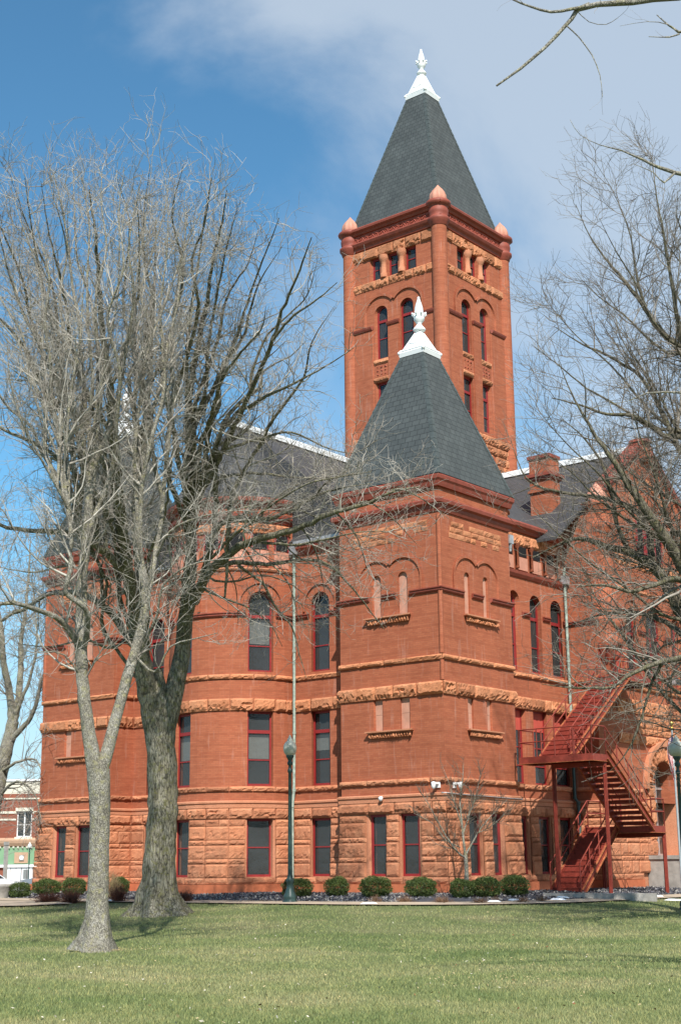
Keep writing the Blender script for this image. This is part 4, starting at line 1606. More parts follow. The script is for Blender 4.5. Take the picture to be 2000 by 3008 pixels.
def mat_blade():
    k = NT('grass_blades')
    ob = k.obj()
    c = k.ramp(k.noise(ob, 0.33, 6, 0.6), [(0.34, (0.15, 0.195, 0.075)), (0.5, (0.225, 0.248, 0.11)), (0.68, (0.32, 0.305, 0.165))])
    inf = k.n('NewGeometry')
    rp = k.ramp(inf.outputs['Random Per Island'], [(0.0, (0.72, 0.8, 0.7)), (0.6, (1.05, 1.05, 1.0)), (0.82, (1.25, 1.16, 1.0)), (0.94, (1.6, 1.38, 1.15)), (1.0, (1.9, 1.6, 1.4))])
    return k.set(k.mixc(1.0, c, rp, 'MULTIPLY'), 0.7, 0.2)


def mat_mulch():
    k = NT('slate_chip_mulch')
    ob = k.obj()
    c = k.ramp(k.noise(ob, 9, 5, 0.8), [(0.3, (0.03, 0.03, 0.035)), (0.55, (0.085, 0.085, 0.10)), (0.75, (0.2, 0.2, 0.22))])
    k.bump(k.noise(ob, 22, 4, 0.8), 1.0, 0.05)
    return k.set(c, 0.8, 0.3)


M['lawn'] = mat_lawn()
M['blade'] = mat_blade()
M['mulch'] = mat_mulch()
M['chip'] = mat_plain('slate_chip', (0.13, 0.13, 0.15), 0.7, 0.4, var=0.6, scale=4)
ring_sheet('lawn', [4.0, 5.4, 8, 11, 15, 22, 35, 60, 120, 400], 'lawn', 0.0)
ring_sheet('mulch_bed', [0.0, 0.6, 1.2, 2.5, 4.25], 'mulch', 0.03, wob=.08)
ring_sheet('footpath', [4.2, 4.8, 5.5], 'path', 0.045)
# wider pavement on the left, toward the street
mb = MB()
q = [ground_at(px, py)[0] for px, py in ((-140, 2668), (60, 2667), (215, 2660), (150, 2653), (-140, 2651))]
mb.poly([(p[0], p[1], p[2] + .06) for p in q], 'path')
tag(mb.build('pavement'), kind='structure')

rg = np.random.default_rng(5)


def gz_v(x, y):
    s = np.hypot(np.hypot(np.maximum(-y, 0), np.maximum(x, 0)), np.maximum(-21.85 - x, 0))
    return np.interp(s, [0, 1.2, 4.0, 5.4, 15, 400], [-.02, -.03, -.20, -.25, -.65, -.65]), s


# grass blades on the part of the lawn before the camera and a margin to both sides
NB = 560000
D = 11.0 / (1 - rg.random(NB) * (1 - 11.0 / 52.0))
lat = (rg.random(NB) * 2 - 1) * (D * 0.30 + 1.5)
bx = EYE[0] + HF[0] * D + _r[0] * lat
by = EYE[1] + HF[1] * D + _r[1] * lat
bz, bs = gz_v(bx, by)
keep = (bs > 5.5)
D, bx, by, bz = D[keep], bx[keep], by[keep], bz[keep]
n = len(bx)
h = rg.uniform(.016, .042, n) * (0.9 + 0.012 * D)
wd = rg.uniform(.0022, .0046, n) * (0.55 + 0.045 * D)
az = rg.uniform(0, 2 * pi, n)
ln = rg.uniform(.1, 1.0, n) * h
la = rg.uniform(0, 2 * pi, n)
V = np.zeros((n, 3, 3))
V[:, 0] = np.c_[bx - wd * np.cos(az), by - wd * np.sin(az), bz - .005]
V[:, 1] = np.c_[bx + wd * np.cos(az), by + wd * np.sin(az), bz - .005]
V[:, 2] = np.c_[bx + ln * np.cos(la), by + ln * np.sin(la), bz + h]
tag(np_mesh('grass', V.reshape(-1, 3), np.arange(n * 3).reshape(-1, 3), [M['blade']]), kind='stuff')


def scatter_flakes(name, pts, smin, smax, mats, seed, lift=.01, flat_=0.5):
    r = np.random.default_rng(seed)
    n = len(pts)
    s = r.uniform(smin, smax, n)[:, None]
    a = r.normal(size=(n, 3)); a[:, 2] *= flat_
    b = r.normal(size=(n, 3)); b[:, 2] *= flat_
    a /= np.linalg.norm(a, axis=1)[:, None]
    b /= np.linalg.norm(b, axis=1)[:, None]
    c = pts + np.array([0, 0, lift])
    V = np.stack([c - a * s * .5 - b * s * .35, c + a * s * .5 - b * s * .3, c + a * s * .4 + b * s * .4, c - a * s * .45 + b * s * .3], 1).reshape(-1, 3)
    mi = r.integers(0, len(mats), n)
    return np_mesh(name, V, np.arange(n * 4).reshape(-1, 4), mats, mi=mi)


# slate chips on the beds
n = 26000
i = rg.integers(0, 13, n); t = rg.random(n); ss = rg.uniform(.2, 4.2, n)
side_ = rg.random(n) < .72
cx_ = np.where(side_, rg.uniform(-24, 1, n), ss * rg.random(n) + rg.uniform(0, .5, n))
cy_ = np.where(side_, -ss, rg.uniform(-2, 19, n))
cx_ = np.where(side_, cx_, rg.uniform(.2, 4.2, n))
zz, s_ = gz_v(cx_, cy_)
ok = (s_ > .1) & (s_ < 4.22)
tag(scatter_flakes('slate_chips', np.c_[cx_, cy_, zz + .03][ok], .03, .09, [M['chip'], M['mulch'], M['concrete']], 3, .015, .6), kind='stuff')
# bits of pale litter on the grass
M['litter'] = mat_plain('pale_litter', (0.62, 0.56, 0.46), 0.8, 0.2, var=0.25, scale=20)
M['leafb'] = mat_plain('brown_dead_leaf', (0.20, 0.09, 0.04), 0.8, 0.2, var=0.3, scale=20)
M['straw'] = mat_plain('straw', (0.42, 0.34, 0.18), 0.9, 0.1, var=0.2, scale=20)
n = 800
D = 11.5 / (1 - rg.random(n) * (1 - 11.5 / 45.0)); lat = (rg.random(n) * 2 - 1) * (D * .27)
lx, ly = EYE[0] + HF[0] * D + _r[0] * lat, EYE[1] + HF[1] * D + _r[1] * lat
lz, ls = gz_v(lx, ly)
ok = ls > 5.8
tag(scatter_flakes('leaf_litter', np.c_[lx, ly, lz][ok], .012, .045, [M['litter'], M['straw'], M['litter'], M['straw'], M['litter'], M['leafb']], 8, .04, .5), kind='stuff')
# straw-coloured worn patches where the grass is thin
n = 1500
pc = [ground_at(860, 2718)[0], ground_at(1640, 2702)[0], ground_at(1760, 2840)[0], ground_at(1350, 2790)[0], ground_at(1550, 2880)[0], ground_at(330, 2795)[0]]
spread_ = [(2.3, .35), (2.4, .5), (1.7, .5), (1.2, .4), (.9, .4), (.3, .2)]
sp = []
for (c, (sa, sb)) in zip(pc, spread_):
    m_ = n // 6
    u, v = rg.normal(size=m_) * sa, rg.normal(size=m_) * sb
    x = c[0] + _r[0] * u + HF[0] * v * 2; y = c[1] + _r[1] * u + HF[1] * v * 2
    sp.append(np.c_[x, y, gz_v(x, y)[0]])
tag(scatter_flakes('dry_grass', np.concatenate(sp), .010, .028, [M['straw']], 12, .03, .8), kind='stuff')
# leftover snow along the path edge
mb = MB()
for (px, py, w_, d_) in ((290, 2654, .5, .25), (330, 2652, .35, .2), (450, 2654, .5, .2), (1512, 2652, .4, .12), (1640, 2650, .45, .16), (1655, 2644, .4, .1), (1765, 2641, .3, .1),
                         (1820, 2646, .4, .1), (1935, 2640, .4, .15), (1985, 2652, .6, .12), (1080, 2662, .5, .08), (1450, 2656, .4, .08)):
    c, _ = ground_at(px, py)
    rr = random.Random(px)
    ring = []
    for k in range(12):
        a = 2 * pi * k / 12
        r = rr.uniform(.6, 1.15)
        x = c[0] + _r[0] * w_ * .6 * r * cos(a) + HF[0] * d_ * .9 * r * sin(a)
        y = c[1] + _r[1] * w_ * .6 * r * cos(a) + HF[1] * d_ * .9 * r * sin(a)
        ring.append((x, y, gz(x, y) + .06))
    top = [(c[0] + (p[0] - c[0]) * .6, c[1] + (p[1] - c[1]) * .6, p[2] + .045) for p in ring]
    for k in range(12):
        mb.poly([ring[k], ring[(k + 1) % 12], top[(k + 1) % 12], top[k]], 'snow', smooth=True)
    mb.poly(top, 'snow')
tag(mb.build('snow'), kind='stuff')

# ------------------------------------------------------------------ fire escape
FE = empty('fire_escape', (2.1, 6.5, 0), 'red iron fire escape zigzagging up the right side of the courthouse', 'fire escape')
XI0, XI1, XO0, XO1 = .86, 2.1, 2.28, 3.56


def flight(x0, x1, ya, za, yb, zb, n, closed, name='stair_flight'):
    mb = MB()
    dy, dz = (yb - ya) / n, (zb - za) / n
    for x in (x0, x1):
        mb.bar((x, ya - dy * .3, za - dz * .2), (x, yb, zb + .02), .035, .27, 'rust', up=(1, 0, 0) if False else (0, 0, 1))
        e = .045 if x == x1 else -.045
        mb.bar((x + e, ya - dy * .3, za - dz * .2 + .15), (x + e, yb, zb + .17), .08, .02, 'rustedge')
        mb.bar((x + e, ya - dy * .3, za - dz * .2 - .15), (x + e, yb, zb - .13), .08, .02, 'rustedge')
    for k in range(n):
        y, z = ya + dy * k, za + dz * (k + 1)
        a, b = sorted((y - dy * .08, y + dy))
        mb.box(x0 + .02, x1 - .02, a, b, z - .035, z, 'rust')
        if closed:
            a, b = sorted((y, y + (.02 if dy > 0 else -.02)))
            mb.box(x0 + .02, x1 - .02, a, b, z - dz + (.05 if closed == 2 else 0), z - .036, 'rust')
    return mb.build(name, FE)


def rail(p0, p1, n, name='handrail', h=1.02, mid=.55, rad=.024):
    mb = MB()
    p0, p1 = Vector(p0), Vector(p1)
    for hh in (h, mid):
        mb.rod([p0 + Vector((0, 0, hh)), p1 + Vector((0, 0, hh))], rad, 'rust', 8)
    for k in range(n + 1):
        p = p0.lerp(p1, k / n)
        mb.rod([p, p + Vector((0, 0, h))], rad * 1.05, 'rust', 8)
    return mb.build(name, FE)


def landing(x0, x1, y0, y1, z):
    mb = MB()
    mb.box(x0, x1, y0, y1, z - .04, z, 'rust')
    for a, b in (((x0, y0), (x1, y0)), ((x1, y0), (x1, y1)), ((x1, y1), (x0, y1)), ((x0, y1), (x0, y0))):
        mb.bar((*a, z - .1), (*b, z - .1), .05, .24, 'rust')
        mb.bar((*a, z - .225), (*b, z - .225), .11, .02, 'rustedge')
    for k in range(1, 4):
        x = x0 + (x1 - x0) * k / 4
        mb.bar((x, y0, z - .09), (x, y1, z - .09), .04, .1, 'rust')
    return mb.build('landing', FE)


Y1a, Y1b, ZL = 5.35, 8.15, 2.28          # first flight, lower landing
ZU, Y2b = 4.72, 4.95                     # upper landing
Y3b, ZT = 9.75, 8.2                      # third flight, top landing
flight(XI0, XI1, Y1a, -.08, Y1b, ZL, 12, True)
flight(XO0, XO1, Y1b, ZL, Y2b, ZU, 13, 2)
flight(XI0, XI1, Y2b + .05, ZU, Y3b, ZT, 18, True)
landing(XI0, XO1, Y1b, Y1b + 1.0, ZL)
landing(.55, XO1, 3.95, Y2b, ZU)
landing(.55, XI1, Y3b, 12.3, ZT)
for x in (XI0, XI1):
    rail((x, Y1a - .1, -.05), (x, Y1b, ZL), 4)
    rail((x, Y2b + .05, ZU), (x, Y3b, ZT), 5)
for x in (XO0, XO1):
    rail((x, Y1b, ZL), (x, Y2b, ZU), 4)
rail((XO1, Y1b, ZL), (XO1, Y1b + 1.0, ZL), 1)
rail((XI0, Y1b + 1.0, ZL), (XO1, Y1b + 1.0, ZL), 3)
rail((XI0, Y1b, ZL), (XI0, Y1b + 1.0, ZL), 1)
rail((.55, 3.95, ZU), (XO1, 3.95, ZU), 4)
rail((XO1, 3.95, ZU), (XO1, Y2b, ZU), 1)
rail((.55, 3.95, ZU), (.55, Y2b, ZU), 1)
rail((XI1, Y3b, ZT), (XI1, 12.3, ZT), 2)
rail((.55, 12.3, ZT), (XI1, 12.3, ZT), 2)
for x, y, z in ((XI0 + .55, 4.85, ZU), (XO1 - .05, 4.85, ZU), (XO1 - .05, Y1b + .95, ZL), (XI0 + .05, Y1b + .95, ZL)):
    mb = MB()
    zb = gz(x, y)
    mb.bar((x, y, zb - .1), (x, y, z - .22), .13, .02, 'rust', up=(0, 1, 0))
    mb.bar((x, y, zb - .1), (x, y, z - .22), .02, .13, 'rust', up=(0, 1, 0))
    mb.bar((x, y + .06, zb - .1), (x, y + .06, z - .22), .13, .02, 'rust', up=(0, 1, 0))
    mb.build('post', FE)
mb = MB()
mb.bar((XI0 + .5, 4.85, ZU - .3), (XO1, 4.85, ZU - .3), .1, .16, 'rust')
mb.bar((XI0, Y1b + .95, ZL - .3), (XO1, Y1b + .95, ZL - .3), .1, .16, 'rust')
mb.build('beam', FE)
mb = MB()
for a, b in (((XO0 - .1, 3.95, ZU + .05), (XO0 + .6, 3.95, ZU + .95)), ((XO0 + .6, 3.95, ZU + .05), (XO0 - .1, 3.95, ZU + .95))):
    mb.rod([a, b], .014, 'rust', 6)
mb.build('cross_brace', FE)

# low concrete kerb in front of the stair foot
mb = MB()
a, b = at(1598, 2632, 49.6), at(1927, 2641, 48.4)
mb.bar((a[0], a[1], -.12), (b[0], b[1], -.14), .3, .24, 'concrete')
a2 = at(1800, 2637, 48.8)
mb.bar((a2[0] + .05, a2[1], -.13), (b[0] + .03, b[1], -.15), .34, .26, 'concrete')
tag(mb.build('concrete_kerb'), 'low weathered concrete kerb on the ground in front of the fire escape', 'kerb')


# ------------------------------------------------------------------ lamps, flag, cameras
def lamp(base, label, s=1.0, gm='globe', metal='green_iron', gs=1.0):
    t = empty('street_lamp', tuple(base), label, 'street lamp', 'globe street lamps')
    P = lambda pr: [(r * s, z * s) for r, z in pr]
    mb = MB()
    mb.lathe(base, P([(.24, -.12), (.24, .06), (.20, .10), (.22, .16), (.215, .22), (.16, .32), (.115, .46), (.10, .60), (.125, .66), (.13, .72), (.09, .78), (.085, .86)]), metal, 24, lobes=8, la=.03)
    mb.build('base', t)
    mb = MB()
    mb.lathe(base, P([(.072, .84), (.062, 2.5), (.052, 4.12), (.075, 4.15), (.078, 4.22), (.05, 4.27), (.05, 4.36), (.085, 4.4), (.09, 4.47), (.06, 4.5), (.07, 4.56), (.11, 4.62), (.13, 4.66), (.12, 4.7)]), metal, 20, lobes=10, la=.04)
    mb.build('post', t)
    mb = MB()
    g = [(.10, 4.68), (.16, 4.72), (.205, 4.80), (.222, 4.90), (.218, 4.99), (.185, 5.08), (.12, 5.15), (.085, 5.18), (.09, 5.22), (.06, 5.26), (.035, 5.32), (.012, 5.36)]
    mb.lathe(base, P([(r * (gs if z > 4.69 else 1), z) for r, z in g]), gm, 24)
    mb.build('lamp_globe', t)
    return t


lp, _ = ground_at(852, 2654)
k_ = np.dot(lp[:2] - EYE[:2], HF[:2])
lamp(lp, 'dark green lamp post with cloudy globe in front of the curved bay', s=(487 / 4304 * k_) / 5.36)
lp2 = at(2016, 2650, 43.5)
lp2[2] = gz(lp2[0], lp2[1])
k2 = 43.5
lamp(lp2, 'green lamp post with large grey globe at the right edge by the flagpole', s=(lambda zt: (zt - lp2[2]) / 5.36)(at(1988, 2160, 43.5)[2]), gs=1.22)
lp3 = at(83, 2590, 92)
lp3[2] = -.6
lamp(lp3, 'distant thin green lamp post with white globe before the green storefront', s=(at(83, 2474, 92)[2] + .6) / 5.36, gm='globe_w')

FP = empty('flagpole', tuple(at(2004, 2600, 50)), 'slim silver flagpole with gold ball and hanging striped flag beside the arch', 'flagpole')
mb = MB()
ptop, pbot = at(1972.5, 2139, 50), at(2006, 2640, 50)
mb.rod([tuple(pbot), tuple(ptop)], [.045, .032], 'alu', 12)
mb.build('pole', FP)
mb = MB()
mb.lathe((ptop[0], ptop[1], ptop[2]), [(.05, -.02), (.05, .02), (.02, .04), (.02, .07), (.06, .11), (.08, .16), (.06, .21), (.0, .24)], 'gold', 14, cap=False)
mb.build('ball_finial', FP)
mb = MB()      # flag hanging slack along the pole
rows, cols = 26, 15
PTS = []
for r in range(rows + 1):
    t = r / rows
    row = []
    for c in range(cols + 1):
        s_ = c / cols
        z = ptop[2] - .16 - t * 1.5 - s_ * .22 * (1 - t * .3)
        wdt = .08 + .10 * sin(pi * min(1, t * 1.05)) * s_
        fold = .06 * sin(s_ * 3.2 * pi + t * 2.2) * (.3 + .7 * s_)
        fr_ = (ptop[2] - z) / (ptop[2] - pbot[2])
        bx_ = ptop + (pbot - ptop) * fr_
        off = _r * (-.02 - wdt * s_ + .04 * sin(t * 5 + s_ * 4)) - HF * (.06 + fold)
        row.append((bx_[0] + off[0], bx_[1] + off[1], z))
    PTS.append(row)
for r in range(rows):
    for c in range(cols):
        blue = r < 10 and c < 8
        m_ = 'flag_blue' if blue else ('flag_red' if int((c + r * .22) / 1.15) % 2 == 0 else 'flag_white')
        mb.poly([PTS[r][c], PTS[r][c + 1], PTS[r + 1][c + 1], PTS[r + 1][c]], m_, smooth=True)
fl = mb.build('flag')
tag(fl, 'striped red and white flag with blue corner hanging limp from the flagpole', 'flag')


def security_cam(p, nrm, side, label):
    t = empty('security_camera', tuple(p), label, 'camera', 'security cameras on the corner')
    p, n_ = Vector(p), Vector(nrm)
    tg = Vector((0, 0, 1)).cross(n_)
    mb = MB()
    mb.bar(p, p + n_ * .26, .12, .07, 'white')
    mb.bar(p + Vector((0, 0, -.04)) - n_ * .0, p + Vector((0, 0, -.04)) + n_ * .04, .2, .22, 'white')
    mb.build('bracket', t)
    mb = MB()
    c = p + n_ * .26 + tg * side * .02
    mb.lathe(c, [(.02, -.2), (.055, -.17), (.075, -.1), (.078, -.04), (.078, .03), (.04, .05)], 'white', 16)
    mb.build('dome', t)


def on_left(px, py):
    d = CR * ((px - 1000) / FPX) - CU * ((py - 1504) / FPX) + _f
    return EYE + d * ((0 - EYE[1]) / d[1])


def on_right(px, py):
    d = CR * ((px - 1000) / FPX) - CU * ((py - 1504) / FPX) + _f
    return EYE + d * ((0 - EYE[0]) / d[0])


pa, pb = on_left(1288, 2302), on_right(1332, 2303)
security_cam((pa[0], -.02, pa[2]), (0, -1, 0), -1, 'white security camera left of the corner on the left wall face')
security_cam((.02, pb[1], pb[2]), (1, 0, 0), 1, 'white security camera right of the corner on the right wall face')
pc_ = on_left(1128, 2347)
t = empty('dome_camera', (pc_[0], -.1, pc_[2]), 'tiny white dome sensor on the stone band left of the corner', 'camera')
mb = MB()
mb.lathe((pc_[0], -.2, pc_[2]), [(.02, -.1), (.07, -.06), (.085, 0), (.085, .03), (.05, .06)], 'white', 14)
mb.bar((pc_[0], -.2, pc_[2] + .05), (pc_[0], -.02, pc_[2] + .05), .06, .05, 'white')
mb.build('dome', t)
mb = MB()
mb.rod([(pa[0] + .2, -.12, pa[2] - .32), (.14, -.12, pa[2] - .34), (.16, pb[1], pb[2] - .36), (.16, 4.7, pb[2] - .42)], .018, 'zinc', 6)
tag(mb.build('cable_conduit'), 'thin grey cable conduit running round the corner below the security cameras', 'conduit')
fl_ = at(1955, 2020, 60.3)
t = empty('floodlight', tuple(fl_), 'grey floodlight on a bracket above the date stone', 'floodlight')
mb = MB()
yy = 15.9
mb.bar((.55, yy, 8.35), (1.0, yy, 8.5), .05, .05, 'zinc')
mb.box(.8, 1.25, yy - .28, yy + .28, 8.42, 8.66, 'zinc')
mb.build('housing', t)
mb = MB()
mb.box(1.25, 1.28, yy - .24, yy + .24, 8.44, 8.64, 'glass')
mb.build('lens', t)
# ------------------------------------------------------------------ trees
def unit(a):
    return a / np.maximum(np.linalg.norm(a, axis=-1, keepdims=True), 1e-9)


def resample(P, R, step):
    """smooth a hand-laid limb (Catmull-Rom) and resample it"""
    P = np.asarray(P, float); R = np.asarray(R, float)
    Q = np.vstack([2 * P[0] - P[1], P, 2 * P[-1] - P[-2]])
    op_, or_ = [], []
    for i in range(len(P) - 1):
        p0, p1, p2, p3 = Q[i], Q[i + 1], Q[i + 2], Q[i + 3]
        n = max(2, int(np.linalg.norm(p2 - p1) / step))
        for k in range(n):
            t = k / n
            op_.append(.5 * (2 * p1 + (p2 - p0) * t + (2 * p0 - 5 * p1 + 4 * p2 - p3) * t * t + (3 * p1 - p0 - 3 * p2 + p3) * t ** 3))
            or_.append(R[i] + (R[i + 1] - R[i]) * t)
    op_.append(P[-1]); or_.append(R[-1])
    return np.array(op_), np.array(or_)


def tubes(P, R, k):
    """P: N x S x 3 centre lines, R: N x S radii -> vertices, quads"""
    N_, S_, _ = P.shape
    T = np.empty_like(P)
    T[:, 1:-1] = P[:, 2:] - P[:, :-2]
    T[:, 0] = P[:, 1] - P[:, 0]
    T[:, -1] = P[:, -1] - P[:, -2]
    T = unit(T)
    ref = np.where(np.abs(T[:, :1, 2:3]) > .85, np.array([[[1., 0, 0]]]), np.array([[[0, 0, 1.]]]))
    A = unit(np.cross(T, np.broadcast_to(ref, T.shape)))
    B = np.cross(T, A)
    ang = np.arange(k) * 2 * pi / k
    V = P[:, :, None] + R[:, :, None, None] * (A[:, :, None] * np.cos(ang)[None, None, :, None] + B[:, :, None] * np.sin(ang)[None, None, :, None])
    idx = np.arange(N_ * S_ * k).reshape(N_, S_, k)
    a, b = idx[:, :-1], idx[:, 1:]
    F = np.stack([a, np.roll(a, -1, 2), np.roll(b, -1, 2), b], -1).reshape(-1, 4)
    return V.reshape(-1, 3), F


def branches(rs, P, R, dens, lens, ang, up, gnarl, tmin, rratio, rmin, S_=6, lencap=None, tip=.35, out=None):
    """children for every polyline in P (N x S x 3); vectorised"""
    N_, S0, _ = P.shape
    seg = np.linalg.norm(P[:, 1:] - P[:, :-1], axis=2)
    Lp = seg.sum(1)
    cnt = rs.poisson(dens * Lp * (1 - tmin))
    cnt = np.maximum(cnt, (Lp > .25).astype(int))
    pi_ = np.repeat(np.arange(N_), cnt)
    n = len(pi_)
    t = tmin + (1 - tmin) * rs.random(n)
    f = t * (S0 - 1)
    i0 = np.minimum(f.astype(int), S0 - 2)
    fr = (f - i0)[:, None]
    base = P[pi_, i0] * (1 - fr) + P[pi_, i0 + 1] * fr
    tang = unit(P[pi_, i0 + 1] - P[pi_, i0])
    rp_ = R[pi_, i0] * (1 - fr[:, 0]) + R[pi_, i0 + 1] * fr[:, 0]
    rv = unit(rs.normal(size=(n, 3)))
    perp = unit(np.cross(tang, rv))
    a = R_(1) * rs.normal(ang[0], ang[1], n)[:, None]
    d = unit(tang * np.cos(a) + perp * np.sin(a) + np.array([0, 0, up * .6]))
    L_ = lens * rs.uniform(.45, 1.25, n) * (1.05 - tip * t)
    if lencap is not None:
        L_ = np.minimum(L_, lencap * Lp[pi_])
    r0 = np.maximum(np.minimum(rp_ * rratio, .013 * L_ + rmin * .6), rmin)
    Q = np.empty((n, S_, 3)); RR = np.empty((n, S_))
    Q[:, 0] = base; RR[:, 0] = r0
    for k in range(1, S_):
        d = unit(d + rs.normal(size=(n, 3)) * gnarl + np.array([0, 0, up * .35]))
        Q[:, k] = Q[:, k - 1] + d * (L_ / (S_ - 1))[:, None]
        RR[:, k] = r0 + (rmin * .55 - r0) * (k / (S_ - 1)) ** .8
    return Q, RR


def to_fixed(P, R, S_):
    t = np.linspace(0, len(P) - 1, S_)
    i = np.minimum(t.astype(int), len(P) - 2)
    f = (t - i)
    return P[i] * (1 - f)[:, None] + P[i + 1] * f[:, None], R[i] * (1 - f) + R[i + 1] * f


def bare_tree(name, label, group, limbs, levels, bark, twig, seed, flare=None, jit=.02, sides=14, twig_b=None, base=None, lean=0.0):
    """limbs: list of lists of (px, py, D, radius); levels: list of branch settings"""
    rs = np.random.default_rng(seed)
    loc = base if base is not None else at(*limbs[0][0][:3])
    T = empty(name, tuple(loc), label, 'tree', group)
    Vs, Fs, off = [], [], 0
    LP, LR = [], []
    for li, lm in enumerate(limbs):
        P = np.array([at(a, b, c - lean * max(0, 1850 - b) / 1000) for a, b, c, r in lm])
        if li == 0 and base is not None:
            P[0] = base
        Rr = np.array([q[3] for q in lm])
        P, Rr = resample(P, Rr, .22)
        w_ = np.cumsum(rs.normal(size=P.shape) * jit, 0) * .35 + rs.normal(size=P.shape) * jit * .5
        w_[0] = 0
        P = P + w_ * np.minimum(1, Rr[:, None] / .05)
        LP.append(P); LR.append(Rr)
        k = sides if Rr.max() > .12 else 9
        V, F = tubes(P[None], Rr[None], k)
        V = V.reshape(len(P), k, 3)
        if li == 0 and flare:
            hgt = P[:, 2] - P[0, 2]
            ang = np.arange(k) * 2 * pi / k
            fl_ = flare * np.exp(-hgt / (.55 * flare + .25))[:, None] * (1 + .45 * np.cos(5 * ang + 1.3) + .25 * np.cos(3 * ang))[None]
            dirs = unit(V - P[:, None])
            V = V + dirs * fl_[:, :, None]
        if Rr.max() > .05:
            V = V + unit(V - P[:, None]) * (rs.normal(size=V.shape[:2]) * .035 * Rr[:, None])[:, :, None]
        Vs.append(V.reshape(-1, 3)); Fs.append(F + off); off += V.shape[0] * k
    np_mesh('trunk', np.vstack(Vs), np.vstack(Fs), [M[bark]], T, smooth=True)
    S0 = 16
    cur_P = np.stack([to_fixed(p, r, S0)[0] for p, r in zip(LP, LR)])
    cur_R = np.stack([to_fixed(p, r, S0)[1] for p, r in zip(LP, LR)])
    Vs, Fs, off, mi = [], [], 0, []
    for l_i, lv in enumerate(levels):
        lv = dict(lv)
        sk = lv.pop('skip', None)
        k = lv.pop('k', 3)
        tw = lv.pop('m', 0)
        src_P, src_R = cur_P, cur_R
        if sk is not None:
            src_P, src_R = cur_P[sk:], cur_R[sk:]
        P, R = branches(rs, src_P, src_R, **lv)
        V, F = tubes(P, R, k)
        Vs.append(V); Fs.append(F + off); off += len(V)
        pale = (rs.random(len(P)) < (.6 if tw else .36)).astype(int)
        mi.append(np.repeat(pale, len(F) // len(P)))
        cur_P, cur_R = P, R
    np_mesh('crown', np.vstack(Vs), np.vstack(Fs), [M[twig], M[twig_b or twig]], T, mi=np.concatenate(mi))
    print('TREE', seed, sum(len(f) for f in Fs), flush=True)
    return T, 0


LV = lambda **k: k

